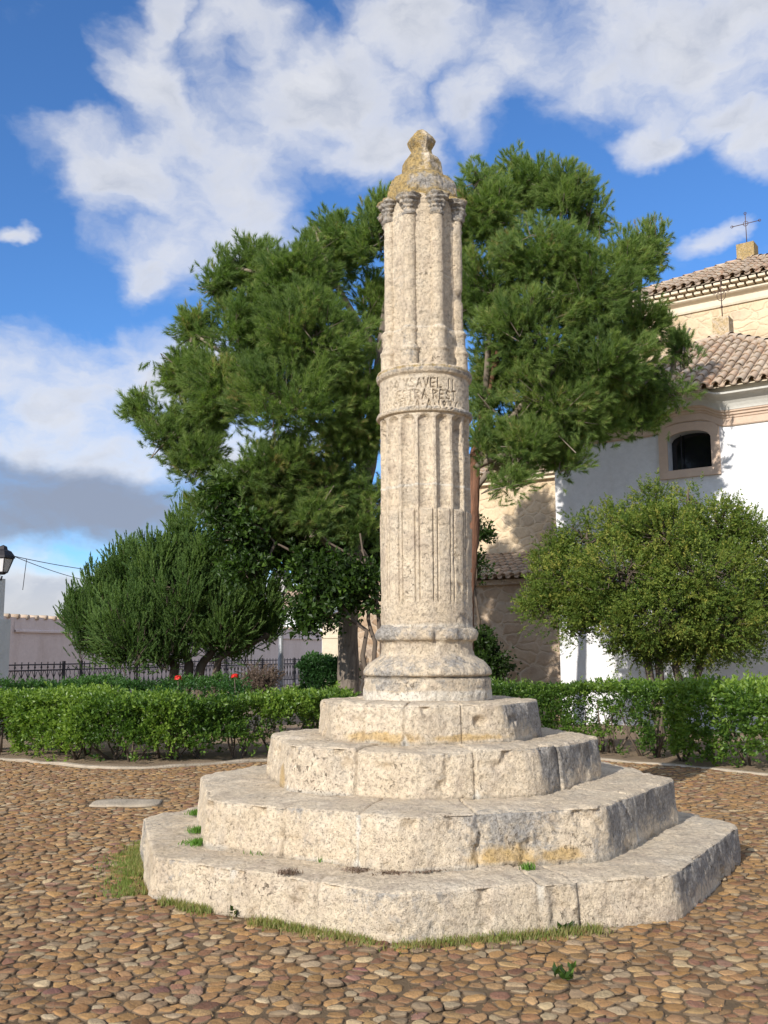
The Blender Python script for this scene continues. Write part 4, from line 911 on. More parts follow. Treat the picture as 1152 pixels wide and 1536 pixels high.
# roses and a dry shrub
for (px, py, lab) in ((267, 1017, 'pinkish red rose bloom standing above the hedge under the juniper'), (352, 1014, 'bright red rose bloom standing above the hedge, nearer the pillar')):
    c = at(px, py, 15.6); root = thing('rose_bush', lab, 'rose', (c[0], c[1], 0), 'roses above the hedge')
    V = []; Q = []; rng = np.random.default_rng(px); nq = 0; mbq = MB()
    for k in range(26):
        u = rng.normal(size=3); u /= np.linalg.norm(u); u[2] = abs(u[2]) * .9 - .1; a = np.cross(u, (0, 0, 1.0)); a /= np.linalg.norm(a) + 1e-6; b = np.cross(u, a); r = .05 * rng.uniform(.5, 1)
        p = c + u * r; s = .028; mbq.add([p - a * s - b * s * .6, p + a * s - b * s * .6, p + a * s * .8 + b * s + u * .012, p - a * s * .8 + b * s + u * .012], [(0, 1, 2, 3)])
    mbq.build('bloom', M_RED, root)
    st = MB(); st.tube([(c[0], c[1] + .05, 0), (c[0] + .03, c[1], c[2] * .5), c - (0, 0, .04)], [.012, .010, .007], 6); st.build('stem', M_STEM, root, True)
    LV = Leaves(); N = 60; pos = c + np.stack([rng.normal(0, .13, N), rng.normal(0, .1, N), -rng.uniform(.08, .5, N)], 1); LV.add(*PRIV[0], pos, rng.normal(0, 1, (N, 3)) + (0, 0, .8), np.full(N, 1.1), rng.uniform(.2, .6, N)); LV.build('foliage', M_HEDGE2, root)
sb = at(395, 1040, 17.4); sb[2] = 0
leafy('dry_shrub', 'rounded brown twiggy shrub before the lamp post', 'shrub', sb, [(395, 1017, 26, 13, 17.4), (380, 1022, 14, 10, 17.4)], YEWP, M_BROWNF, 707, [[(395, 1060, 17.4), (395, 1030, 17.4), (392, 1012, 17.4)]], bpm=60, twigs=10, blen=.16, up=.5, scl=.6, stem_r=.02, spread=.08)

# ------------------------------------------------------------------ chapel group
WN = np.array([.82, -.572, 0]); WN /= np.linalg.norm(WN)           # along the wall to the right, nearer
INW = np.array([-WN[1], WN[0], 0]) * 1.0                            # inward, away from the camera
OUTW = -INW; UP = np.array([0, 0, 1.0])
C0 = G(831, 674, 6.0); C0[2] = 0
def on_wall(px, off, py=None):
    """point of the vertical plane (parallel to the chapel front, off metres inward) seen at px,py"""
    o = C0 + INW * off; d = ray(px, 900 if py is None else py); t = np.dot(o - CAM, INW) / np.dot(d, INW); p = CAM + d * t; s = np.dot(p - o, WN)
    return s, p[2]
def wp(s, off, z): return C0 + WN * s + INW * off + UP * z
def sweep(mb_, path, frames_out, prof):
    """path: list of points, prof: list of (out, up)"""
    V = []
    for p, o in zip(path, frames_out):
        for (a, b) in prof: V.append(np.asarray(p) + o * a + UP * b)
    mb_.add(np.array(V), grid_faces(len(prof), len(path)))
def barrel_roof(mbv, mbr, e0, along, slope, width, length_fn, pitch=.23, course=.36, seed=1, umin=0.0, nseg=9):
    """corrugated courses. e0 eave start, along unit, slope unit (up the roof), length_fn(u)->(lo,hi) along slope"""
    nrmv = np.cross(along, slope); nrmv = nrmv if nrmv[2] > 0 else -nrmv; rng = np.random.default_rng(seed)
    ncol = int(width / pitch); Vs = []; Q = []; R = []; base = 0
    for c in range(ncol):
        uc = (c + .5) * pitch; lo, hi = length_fn(uc)
        if hi - lo < .12: continue
        nt = int(math.ceil((hi - lo) / course)); cj = rng.normal(0, .006); 
        for k in range(nt):
            v0 = lo + k * course - .03; v1 = min(lo + (k + 1) * course + .02, hi); r_ = rng.random(); dz = rng.normal(0, .004); du = rng.normal(0, .006)
            # cover tile (convex) and channel (concave) as one strip
            for part in (0, 1):
                n_ = nseg; a = np.linspace(0, pi, n_)
                rad = pitch * .30; 
                for (v, lift, tw) in ((v0, .026, 1.08), (v1, .0, .92)):
                    if part == 0: uu = uc + du + cj - np.cos(a) * rad * tw; ww = np.sin(a) * rad * 1.05 * tw + lift + dz + .03
                    else: uu = uc + pitch / 2 - np.cos(a) * rad * 1.0; ww = .045 - np.sin(a) * rad * .75 + lift * .6 + dz
                    P = np.asarray(e0) + along * uu[:, None] + slope * v + nrmv * ww[:, None]; Vs.append(P)
                q = [(base + i, base + i + 1, base + n_ + i + 1, base + n_ + i) for i in range(n_ - 1)]; Q += q; base += 2 * n_; R += [r_] * (2 * n_)
                if part == 0 or k == 0:                       # visible lower edge thickness
                    lowp = Vs[-2]; Vs.append(lowp); Vs.append(lowp - nrmv * .022 + slope * .004); Q += [(base + i, base + n_ + i, base + n_ + i + 1, base + i + 1) for i in range(n_ - 1)]; base += 2 * n_; R += [r_ * .8] * (2 * n_)
    V = np.concatenate(Vs); mbv.add(V, Q); mbr.extend(R)
def tile_obj(name, jobs, parent):
    mbv = MB(); R = []
    for j in jobs: barrel_roof(mbv, R, *j[:5], **(j[5] if len(j) > 5 else {}))
    return mbv.build(name, M_TILE, parent, True, dict(rnd=np.array(R)))
def hip_pyramid(name, parent, cors, apex, seed, ov=.0, **kw):
    """four tiled faces from eave corners (ccw list) to the apex"""
    jobs = []
    for i in range(len(cors)):
        a, b = cors[i], cors[(i + 1) % len(cors)]; al = (b - a); W_ = np.linalg.norm(al); al = al / W_; foot = a + al * np.dot(apex - a, al); sl = apex - foot; Ls = np.linalg.norm(sl); sl = sl / Ls; uf = np.dot(apex - a, al)
        fn = (lambda u, uf=uf, W_=W_, Ls=Ls: (0.0, Ls * (u / uf if u < uf else (W_ - u) / (W_ - uf))))
        jobs.append((a, al, sl, W_, fn, dict(seed=seed + i, **kw)))
    o = tile_obj(name, jobs, parent)
    # under-sheet and hip caps
    mb_ = MB(); V = [c - UP * .03 for c in cors] + [apex - UP * .03]; mb_.add(V, None, [(i, (i + 1) % len(cors), len(cors)) for i in range(len(cors))]); mb_.build('roof_deck', M_CREAM, parent)
    hp = MB(); R = []
    for c in cors:
        L = np.linalg.norm(apex - c); k = int(L / .36)
        for i in range(k):
            p0 = c + (apex - c) * (i / k); p1 = c + (apex - c) * ((i + 1.15) / k); n0 = hp.n; hp.tube([p0 + UP * .055, p1 + UP * .03], [.10, .082], 10, False); R += [random.random()] * (hp.n - n0)
    hp.build('hip_tiles', M_TILE, parent, True, dict(rnd=np.array(R)))
    return o
def iron_cross(parent_label, base, h, arm, scroll, group='iron crosses on the roofs', label=''):
    root = thing('iron_cross', label, 'cross', base, group); m = MB(); r = .014
    m.tube([base, base + UP * h], [r, r * .8], 6); zc = h * .68; m.tube([base + UP * zc - WN * arm, base + UP * zc + WN * arm], [r * .8, r * .8], 6)
    for e in (base + UP * h, base + UP * zc - WN * arm, base + UP * zc + WN * arm):
        t = np.linspace(0, 2 * pi, 13); m.tube([e + WN * .035 * cos(a) + UP * .035 * sin(a) for a in t], .009, 5)
    t = np.linspace(0, 2 * pi, 17); m.tube([base + UP * zc + WN * .07 * cos(a) + UP * .07 * sin(a) for a in t], .009, 5)
    if scroll:
        for sg in (-1, 1): m.tube([base + UP * (h * .45) + WN * sg * (.0 + .10 * sin(a)) + UP * (.13 * (1 - cos(a))) for a in np.linspace(0, 2.2, 10)], .008, 5)
        t = np.linspace(0, 2 * pi, 9); m.tube([base + UP * h * .3 - UP * .02, base + UP * h * .3 + UP * .02], .028, 8)
    m.build('cross_bars', M_RUST, root, True)

LC = 6.0                                                              # chapel side
zb = 6.0; ze = 6.72                                                   # band bottom, eave
CH = thing('chapel', 'whitewashed chapel with arched window, pink moulding and tiled pyramid roof', 'chapel', wp(LC / 2, LC / 2, 0))
sw0, zw0 = on_wall(1003, 0, 706); sw1, _ = on_wall(1069, 0, 700); _, zw1t = on_wall(1045, 0, 645); _, zw1s = on_wall(1008, 0, 655); _, zwb = on_wall(1040, 0, 703)
print('window', sw0, sw1, zwb, zw1t, zw1s, 'apex', )
scn = (sw0 + sw1) / 2; ww_ = sw1 - sw0; zt = zw1t; zs_ = zt - ww_ * .18
def arch_z(s): return zs_ + (zt - zs_) * max(0, 1 - ((s - scn) / (ww_ / 2)) ** 2) ** .5 if abs(s - scn) < ww_ / 2 else zs_
# front wall with a real arched opening
mb = MB(); ss = sorted(set([0, sw0, sw1, LC] + list(np.linspace(sw0, sw1, 17)))); 
for a, b in zip(ss[:-1], ss[1:]):
    if a >= sw0 - 1e-6 and b <= sw1 + 1e-6:
        mb.add([wp(a, 0, -.1), wp(b, 0, -.1), wp(b, 0, zwb), wp(a, 0, zwb)], [(0, 1, 2, 3)]); mb.add([wp(a, 0, arch_z(a)), wp(b, 0, arch_z(b)), wp(b, 0, ze), wp(a, 0, ze)], [(0, 1, 2, 3)])
    else: mb.add([wp(a, 0, -.1), wp(b, 0, -.1), wp(b, 0, ze), wp(a, 0, ze)], [(0, 1, 2, 3)])
for (p, q, r_, s_) in (((0, 0), (0, LC), 1, 1), ((LC, 0), (LC, LC), 1, 1), ((0, LC), (LC, LC), 1, 1)):
    mb.add([wp(p[0], p[1], -.1), wp(q[0], q[1], -.1), wp(q[0], q[1], ze), wp(p[0], p[1], ze)], [(0, 1, 2, 3)])
mb.build('wall', M_WHITE, CH)
# window: reveal, glass, surround
wi = MB(); op = [(sw0, zwb)] + [(a, arch_z(a)) for a in np.linspace(sw0, sw1, 17)] + [(sw1, zwb)]
dpt = .30
for (a, b) in zip(op, op[1:] + op[:1]): wi.add([wp(a[0], .002, a[1]), wp(b[0], .002, b[1]), wp(b[0], dpt, b[1]), wp(a[0], dpt, a[1])], [(0, 1, 2, 3)])
win = wi.build('window', M_REVEAL, CH)
gl = MB(); inner = [wp(a[0], dpt - .03, a[1]) for a in op]; gl.add(inner + [wp(scn, dpt - .03, (zwb + zt) / 2)], None, [(i, (i + 1) % len(inner), len(inner)) for i in range(len(inner))]); gl.build('pane', M_DARK, win)
bars = MB()
for k in (1,): bars.tube([wp(sw0 + ww_ * k / 4, dpt - .12, zwb), wp(sw0 + ww_ * k / 4, dpt - .12, arch_z(sw0 + ww_ * k / 4))], .012, 6)
bars.build('grille', M_IRON, win)
fr = MB(); fw = .17; ow = [(sw0 - fw, zwb - fw)] + [(sw0 - fw, zs_ - .02)] + [(sw0 - fw + (ww_ + 2 * fw) * t, arch_z(sw0 + ww_ * t) + fw) for t in np.linspace(0, 1, 17)] + [(sw1 + fw, zs_ - .02), (sw1 + fw, zwb - fw)]
iw = [(sw0, zwb)] + [(sw0, zs_ - .02)] + [(sw0 + ww_ * t, arch_z(sw0 + ww_ * t)) for t in np.linspace(0, 1, 17)] + [(sw1, zs_ - .02), (sw1, zwb)]
V = []
for (a, b) in zip(ow, iw): V += [wp(a[0], 0.0, a[1]), wp(a[0], -.06, a[1]), wp(b[0], -.045, b[1]), wp(b[0], 0.01, b[1])]
nn_ = len(ow); fr.add(V, [(4 * i + k, 4 * j + k, 4 * j + k + 1, 4 * i + k + 1) for i in range(nn_) for j in [(i + 1) % nn_] for k in range(3)]); fr.build('frame', M_PINK, win)
# moulded band and cove with the eyebrow over the window
def eyebrow(s): return .20 * exp(-((s - scn) / (ww_ * .62)) ** 4)
def moulding(name, mat, prof, parent, brow=1.0, L=LC, off=0.0, zz=0.0, corners=True, mit=True):
    m = MB(); N = 90; path = [wp(s, off, zz + brow * eyebrow(s)) for s in np.linspace(0, L, N)]; V = []
    for i, p in enumerate(path):
        s = L * i / (N - 1)
        for (a, b) in prof:
            ss_ = -a if i == 0 else (a if i == N - 1 else 0)
            V.append(p + OUTW * a + UP * b + WN * ss_)
    m.add(V, grid_faces(len(prof), N))
    for (s0, sg) in ((0, -1), (L, 1)):                              # returns along the two sides
        V = []
        for o in (0, 1):
            for (a, b) in prof: V.append(wp(s0 + sg * a, off + (-a if o == 0 else LC), zz + b + (brow * eyebrow(s0))))
        m.add(V, grid_faces(len(prof), 2))
    return m.build(name, mat, parent, False)
moulding('band', M_PINK, [(.0, .0), (.03, .0), (.045, .02), (.05, .15), (.07, .165), (.075, .20), (.11, .215), (.115, .25), (.15, .27), (.155, .30), (0, .30)], CH, 1.0, zz=zb)
moulding('cornice', M_GREYP, [(.0, .302), (.165, .302), (.17, .33), (.18, .36), (.21, .42), (.26, .48), (.33, .53), (.40, .56), (.45, .565), (.455, .60), (.0, .60)], CH, 1.0, zz=zb)
# closing strip between the wavy cornice and the straight eaves
m = MB(); m.box(wp(LC / 2, .06, ze - .04), LC + .62, .74, .10, WN, INW); m.build('eave_board', M_GREYP, CH)
ov = .50
cors = [wp(-ov, -ov, ze), wp(LC + ov, -ov, ze), wp(LC + ov, LC + ov, ze), wp(-ov, LC + ov, ze)]
apx = wp(LC / 2, LC / 2, ze + 2.1)
hip_pyramid('roof', CH, cors, apx, 71)
pb = MB(); pb.box(apx + UP * .12, .38, .38, .62, WN, INW); o = pb.build('finial_block', M_LIME, CH, False, dict(grey=np.full(8, .3), orange=np.full(8, .45), lichen=np.full(8, .35), mortar=np.zeros(8), dark=np.zeros(8)))
iron_cross('', apx + UP * .43, 1.0, .16, True, label='thin rusty iron cross on the lower roof block, before the cream wall')

# high church body behind
TW0 = on_wall(958, LC + .35)[0]; zt_b = None
offT = LC + .35
_, zTb = on_wall(1152, offT, 447)
sA, _ = on_wall(1124, offT)
LT = 2 * (sA - TW0) * .93
print('tower', TW0, sA, zTb, LT)
TB = thing('church', 'tall cream rubble church body with white cornice and tiled pyramid roof', 'church', wp(TW0 + LT / 2, offT + LT / 2, 0))
mb = MB(); zTe = zTb + .62
cr = [wp(TW0, offT, 0), wp(TW0 + LT, offT, 0), wp(TW0 + LT, offT + LT, 0), wp(TW0, offT + LT, 0)]
mb.add([c - UP * .1 for c in cr] + [c + UP * zTe for c in cr], [(i, (i + 1) % 4, 4 + (i + 1) % 4, 4 + i) for i in range(4)]); mb.build('wall', M_RUBBLE, TB)
cmb_ = MB()
for k in range(4):
    a, b = cr[k], cr[(k + 1) % 4]; d = (b - a) / np.linalg.norm(b - a); o = np.array([d[1], -d[0], 0]); V = []
    pr = [(0, 0), (.05, 0), (.07, .05), (.07, .20), (.10, .22), (.20, .27), (.24, .30), (.24, .34), (0, .36)]
    for p, sg in ((a, -1), (b, 1)):
        for (q, z) in pr: V.append(p + o * q + d * q * sg + UP * (zTb + z))
    cmb_.add(V, grid_faces(len(pr), 2))
cmb_.build('cornice', M_CREAM, TB)
db = MB(); k = 0                                                    # rows of eave bricks
s = TW0 - .2
while s < TW0 + LT + .2:
    db.box(wp(s, offT - .14, zTb + .44), .17, .30, .07, WN, INW); db.box(wp(s + .10, offT - .19, zTb + .54), .18, .40, .06, WN, INW); s += .23
db.build('eave_bricks', M_CREAM, TB)
ovT = .42; corT = [wp(TW0 - ovT, offT - ovT, zTe), wp(TW0 + LT + ovT, offT - ovT, zTe), wp(TW0 + LT + ovT, offT + LT + ovT, zTe), wp(TW0 - ovT, offT + LT + ovT, zTe)]
apT = wp(TW0 + LT / 2, offT + LT / 2, zTe + 1.0)
pz = at(1124, 390, apT[1]); apT[2] = pz[2]
print('apex tower proj', proj(apT), 'z', apT[2], 'chapel apex', proj(apx), 'corner', proj(cors[0]), proj(corT[0]), proj(corT[1]))
hip_pyramid('roof', TB, corT, apT, 81, pitch=.26, course=.40)
pb = MB(); pb.box(apT + UP * .15, .50, .50, .60, WN, INW); pb.build('finial_block', M_LIME, TB, False, dict(grey=np.full(8, .1), orange=np.full(8, .5), lichen=np.full(8, .6), mortar=np.zeros(8), dark=np.zeros(8)))
iron_cross('', apT + UP * .45, 1.0, .40, False, label='rusty iron cross on the topmost roof block against the sky')

# stone side building and its lean-to, left of the chapel
offS = 3.2; offL = .9
_, zSe = on_wall(828, offS, 712); sL0 = on_wall(545, offL)[0]; _, zLe = on_wall(760, offL - .3, 868); _, zLt = on_wall(800, offS, 832); sS0 = on_wall(600, offS)[0]
print('side', zSe, zLe, zLt, sL0, sS0)
SB = thing('stone_building', 'cream rubble side building with tiled roof, left of the white chapel wall', 'building', wp(sS0 / 2, offS + 2, 0))
mb = MB(); cr = [wp(sS0, offS, 0), wp(0.3, offS, 0), wp(.3, offS + 4, 0), wp(sS0, offS + 4, 0)]
mb.add([c - UP * .1 for c in cr] + [c + UP * zSe for c in cr], [(i, (i + 1) % 4, 4 + (i + 1) % 4, 4 + i) for i in range(4)]); mb.build('wall', M_RUBBLE, SB)
m = MB(); m.box(wp((sS0 + .0) / 2, offS - .07, zSe - .05), abs(sS0), .14, .10, WN, INW); m.box(wp((sS0 + .0) / 2, offS - .12, zSe + .045), abs(sS0), .24, .086, WN, INW); m.build('cornice', M_CREAM, SB)
slope = np.array(INW * 2.3 + UP * 1.0); Ls = np.linalg.norm(slope); slope = slope / Ls
tile_obj('roof', [(wp(sS0 - .2, offS - .3, zSe + .10), WN, slope, abs(sS0) + .2, (lambda u: (0, 2.9)), dict(seed=91))], SB)
LB = thing('lean_to', 'shaded rubble lean-to with low tiled roof below the cream wall', 'lean-to', wp(sL0 / 2, offL + 1, 0))
mb = MB(); cr = [wp(sL0, offL, 0), wp(-.004, offL, 0), wp(-.004, offS, 0), wp(sL0, offS, 0)]
mb.add([c - UP * .1 for c in cr] + [c + UP * zLe for c in cr], [(i, (i + 1) % 4, 4 + (i + 1) % 4, 4 + i) for i in range(4)]); mb.build('wall', M_RUBBLE2, LB)
m = MB(); m.box(wp(sL0 / 2, offL - .06, zLe - .06), abs(sL0), .12, .12, WN, INW); m.build('cornice', M_RUBBLE2, LB)
m = MB(); m.add([wp(sS0 - .2, offS - .3, zSe + .09), wp(-.01, offS - .3, zSe + .09), wp(-.01, offS + 2.3, zSe + 1.22), wp(sS0 - .2, offS + 2.3, zSe + 1.22), wp(-.01, offS + 3.9, zSe), wp(sS0 - .2, offS + 3.9, zSe)], [(0, 1, 2, 3), (3, 2, 4, 5)]); m.build('roof_deck', M_CREAM, SB)
rise = zLt - zLe; run = offS - offL + .3; slope = INW * run + UP * rise; Ls = np.linalg.norm(slope); slope = slope / Ls
tile_obj('roof', [(wp(sL0, offL - .3, zLe + .02), WN, slope, abs(sL0) - .01, (lambda u: (0, Ls)), dict(seed=95, pitch=.22))], LB)

# ------------------------------------------------------------------ left: long wall, railings, lamps, far house
def vwall(name, label, cat, p0, p1, z0a, z1a, thick, mat, **kw):
    return None
wa = at(2, 925, 33.0); wb = at(483, 946, 55.0)
ztop0, ztop1 = wa[2], wb[2]; print('wall tops', ztop0, ztop1)
dW = (wb - wa); dW[2] = 0; LW = np.linalg.norm(dW); dW /= LW; nW = np.array([dW[1], -dW[0], 0])
BW = thing('boundary_wall', 'long mauve rendered wall with a thin coping behind the railings', 'wall', ((wa + wb) / 2) * (1, 1, 0))
mb = MB(); N = 80; V = []; ext = 6.0
for i in range(N + 1):
    t = -ext + (LW + ext) * i / N; p = wa * (1, 1, 0) + dW * t; zt_ = ztop0 + (ztop1 - ztop0) * t / LW + .02 * sin(i * 1.3)
    V += [p - nW * .35 - UP * .1, p - nW * .35 + UP * zt_, p + UP * (zt_ + .015), p - UP * .1]
mb.add(V, grid_faces(4, N + 1)); mb.build('wall', M_MAUVE, BW)
cb = MB(); V = []
for i in range(N + 1):
    t = (LW - .0) * i / N; p = wa * (1, 1, 0) + dW * (t + .6); zt_ = ztop0 + (ztop1 - ztop0) * t / LW
    z = zt_ - .50; V += [p + nW * .002 + UP * z, p + nW * .08 + UP * z, p + nW * .08 + UP * (z + .06), p + nW * .02 + UP * (z + .09), p + nW * .0 + UP * (z + .46)]
cb.add(V, grid_faces(5, N + 1)); cb.build('string_course', M_MAUVE, BW)
ct = MB(); rng = np.random.default_rng(5); R = []
for i in range(int((LW + ext) / .45)):
    t = -ext + i * .45; zt_ = ztop0 + (ztop1 - ztop0) * t / LW; p = wa * (1, 1, 0) + dW * t + nW * .05; n0 = ct.n; ct.tube([p - nW * .5 + UP * (zt_ + .06), p + UP * (zt_ + .01 + rng.uniform(0, .03))], [.075, .085], 8); R += [rng.random()] * (ct.n - n0)
ct.build('coping_tiles', M_TILE, BW, True, dict(rnd=np.array(R)))
# railings, parallel to the wall
def railing(label, pa, pb, gate=False, posts=True):
    d = pb - pa; L = np.linalg.norm(d); d = d / L; o = np.array([d[1], -d[0], 0]); z0, z1 = .30, pa[2]; dz = (pb[2] - pa[2])
    pa = pa * (1, 1, 0); root = thing('gate' if gate else 'railing', label, 'gate' if gate else 'railing', pa + d * L / 2 * (1, 1, 0) if False else pa + np.array([d[0], d[1], 0]) * L / 2)
    dd = np.array([d[0], d[1], 0]); q = lambda t, z: pa + dd * t + UP * (z + dz * t / L)
    rb = MB(); 
    for z in (z1 - .03, z0 + .05, z1 - .20): rb = MB(); rb.tube([q(0, z), q(L, z)], .020, 4); rb.build('rail', M_IRON, root)
    nP = max(2, int(L / 2.6) + 1)
    for k in range(nP):
        pm = MB(); pm.box(q(L * k / (nP - 1), (z1 + .0) / 2 + .02), .055, .055, z1 + .10, dd, o); pm.build('post', M_IRON, root)
    bm = MB(); nb = int(L / .26)
    for i in range(nb):
        t = (i + .5) * L / nb
        if not gate:
            bm.tube([q(t, .02), q(t, z1 + .05)], .017, 4, False); bm.tube([q(t - .12, z0 + .08), q(t, (z0 + z1) / 2 + .03), q(t - .12, z1 - .2)], .011, 4, False); bm.tube([q(t + .12, z0 + .08), q(t, (z0 + z1) / 2 + .03), q(t + .12, z1 - .2)], .011, 4, False)
        else:
            for sg in (-1, 1): bm.tube([q(t + sg * .10 * sin(a * 2), z0 + .08 + (z1 - z0 - .2) * a / pi) for a in np.linspace(0, pi, 12)], .013, 4, False)
        bm.tube([q(t + .035 * cos(a), z1 - .11) + UP * .035 * sin(a) for a in np.linspace(0, 2 * pi, 7)], .010, 4, False)
    bm.build('bars', M_IRON, root)
    return root
fa = at(-60, 997.6, 27.5); 
def fpt(px):     # on the vertical plane through fa parallel to dW, top rail height constant
    o = fa; d = ray(px, 995); t = np.dot(o - CAM, nW) / np.dot(d, nW); p = CAM + d * t; p[2] = fa[2]; return p
railing('black wrought iron railing at the far left edge', fpt(-60), fpt(95))
railing('short scrolled wrought iron panel in the middle of the railings', fpt(96.5), fpt(121), True)
railing('long black wrought iron railing behind the juniper and lamp post', fpt(122.5), fpt(484))
# lanterns
def lantern(parent, c, s=1.0, a0=pi / 4):
    """square tapered lantern, c = centre of its bottom"""
    def ring(r, z): return [c + np.array([cos(a0 + k * pi / 2) * r * s, sin(a0 + k * pi / 2) * r * s, z * s]) for k in range(4)]
    b, t = ring(.13, .06), ring(.26, .42)
    lan = MB(); 
    for k in range(4):
        lan.tube([b[k], t[k]], .014 * s, 5); lan.tube([b[k], b[(k + 1) % 4]], .016 * s, 5); lan.tube([t[k], t[(k + 1) % 4]], .020 * s, 5)
    lan.add(ring(.13, .05) + ring(.06, .0), [(i, (i + 1) % 4, 4 + (i + 1) % 4, 4 + i) for i in range(4)])
    r1, r2, r3, r4, r5 = ring(.30, .42), ring(.29, .48), ring(.20, .60), ring(.11, .64), ring(.09, .72)
    lan.add(r1 + r2 + r3 + r4 + r5 + [c + UP * .76 * s], [(4 * j + i, 4 * j + (i + 1) % 4, 4 * j + 4 + (i + 1) % 4, 4 * j + 4 + i) for j in range(4) for i in range(4)], [(16 + i, 16 + (i + 1) % 4, 20) for i in range(4)] )
    L_ = lan.build('lantern', M_IRON, parent)
    for k in range(4):
        p = MB(); k2 = (k + 1) % 4; cc = c + UP * .24 * s; ins = lambda v: v + (cc * (1, 1, 0) + UP * v[2] - v) * .03
        p.add([ins(b[k]), ins(b[k2]), ins(t[k2]), ins(t[k])], [(0, 1, 2, 3)]); p.build('pane', M_PANE, L_)
LP = at(421, 1012, 24.0); LP[2] = 0
lr = thing('street_lamp', 'grey metal street lamp post partly hidden between the juniper and the leafy tree', 'street lamp', LP, 'street lamps of the square')
ztl = at(421, 893, 24.0)[2]
m = MB(); m.tube([LP, LP + UP * .35, LP + UP * .40, LP + UP * (ztl * .5), LP + UP * (ztl * .5 + .02), LP + UP * (ztl - .1), LP + UP * ztl], [.13, .12, .075, .07, .06, .055, .07], 14); m.build('pole', M_GALV, lr, True)
m = MB(); m.tube([LP, LP + UP * .25, LP + UP * .32], [.17, .16, .09], 14); m.build('base', M_GALV, lr, True)
lantern(lr, LP + UP * ztl, .95, .6)
PP = at(-9, 900, 20.0); PP[2] = 0
zpl = at(2, 868, 20.0)[2]; hwp = 8 * mpp(at(1, 900, 20.0))
pr = thing('lamp_pillar', 'white lamp pillar at the far left edge carrying a black lantern', 'lamp pillar', PP, 'street lamps of the square')
m = MB(); m.box(PP + UP * (zpl / 2), hwp * 2.6, hwp * 2.6, zpl, dW, -nW); m.build('pillar', M_WHITE, pr)
zl = at(0, 925, 20.0)[2]; m = MB(); m.box(PP + UP * (zl / 2 - .05) - dW * .5, 1.6, hwp * 3.4, zl, dW, -nW); m.build('wall_stub', M_WHITE, pr)
m = MB(); m.tube([PP + UP * (zpl - .12), PP + UP * (zpl + .02), PP + np.array([.06, 0, zpl + .10])], [.13, .10, .05], 8); m.tube([PP + UP * (zpl - .05), PP + np.array([.14, -.05, zpl - .02]), PP + np.array([.16, -.05, zpl + .05])], .02, 6); m.build('bracket', M_IRON, pr, True)
lantern(pr, np.array([*at(3, 862, 20.0)[:2], at(3, 862, 20.0)[2]]), .80, .5)
def cable(label, a, b, sag, r=.008):
    t = np.linspace(0, 1, 24); o = MB(); o.tube([a + (b - a) * s - UP * sag * 4 * s * (1 - s) for s in t], r, 5); ob = o.build('cable', M_IRON, None, True); tag(ob, label, 'cable', 'overhead cables'); return ob
cable('upper overhead cable running from the lantern behind the juniper', at(20, 834, 20), at(330, 855, 30), .25)
cable('lower overhead cable sloping down from the lantern behind the juniper', at(20, 834, 20.05), at(170, 877, 30), .10)
cable('short loose cable end dangling below the wires beside the lantern', at(40, 838, 21.3), at(34, 885, 21.3), -.01, .008)
ap = at(100, 925, 31.0); m = MB(); m.tube([ap - UP * .6, ap + UP * .5, at(100, 893, 31.0)], [.03, .03, .006], 6); o = m.build('iron_spike', M_IRON, None, True); tag(o, 'thin dark spiked pole above the mauve wall, left of the juniper', 'pole')
# far white house
FY = 62.0
fh0, fh1 = at(395, 940, FY), at(492, 940, FY - 2); zfe = at(450, 914, FY)[2]; zfr = at(450, 884, FY + 3)[2]
FH = thing('far_house', 'distant white house with a sunlit tiled roof above the long wall', 'house', ((fh0 + fh1) / 2) * (1, 1, 0))
dF = (fh1 - fh0) * (1, 1, 0); LF = np.linalg.norm(dF); dF /= LF; oF = np.array([-dF[1], dF[0], 0]); f0 = fh0 * (1, 1, 0)
m = MB(); m.add([f0, f0 + dF * LF, f0 + dF * LF + oF * 5, f0 + oF * 5, f0 + UP * zfe, f0 + dF * LF + UP * zfe, f0 + dF * LF + oF * 5 + UP * zfe, f0 + oF * 5 + UP * zfe], [(0, 1, 5, 4), (1, 2, 6, 5), (2, 3, 7, 6), (3, 0, 4, 7)]); m.build('wall', M_WHITE, FH)
sl_ = oF * 3 + UP * (zfr - zfe); Lf = np.linalg.norm(sl_); sl_ = sl_ / Lf
tile_obj('roof', [(f0 - oF * .3 - dF * .2 + UP * zfe, dF, sl_, LF + .4, (lambda u: (0, Lf)), dict(seed=97, pitch=.3, course=.5))], FH)
# pale gate pillar and stone pier beside the pine trunk
GY = 30.0
g0, g1 = at(484, 1000, GY), at(512, 1000, GY); zg = at(500, 931, GY)[2]
GP = thing('gate_pillar', 'pale sunlit stone gate pillar at the end of the railings beside the pine', 'pillar', ((g0 + g1) / 2) * (1, 1, 0))
wdt = g1[0] - g0[0]; m = MB(); cgp = ((g0 + g1) / 2) * (1, 1, 0); m.box(cgp + UP * zg / 2, wdt, wdt, zg); m.build('shaft', M_CREAM, GP)
m = MB(); m.box(cgp + UP * (zg + .06), wdt + .12, wdt + .12, .12); m.box(cgp + UP * (zg - .5), wdt + .05, wdt + .05, .06); m.build('cap', M_CREAM, GP)
q0, q1 = at(536, 1000, 25.5), at(600, 1000, 24.0); zq = at(560, 872, 25)[2]
RP = thing('rubble_wall', 'brown rubble wall stub seen between the pine trunk and the pillar base', 'wall', ((q0 + q1) / 2) * (1, 1, 0))
d_ = (q1 - q0) * (1, 1, 0); L_ = np.linalg.norm(d_); d_ /= L_; o_ = np.array([-d_[1], d_[0], 0]); m = MB(); m.box((q0 + q1) / 2 * (1, 1, 0) + UP * zq / 2 + o_ * .25, L_, .5, zq, d_, o_); m.build('wall', M_RUBBLE2, RP)

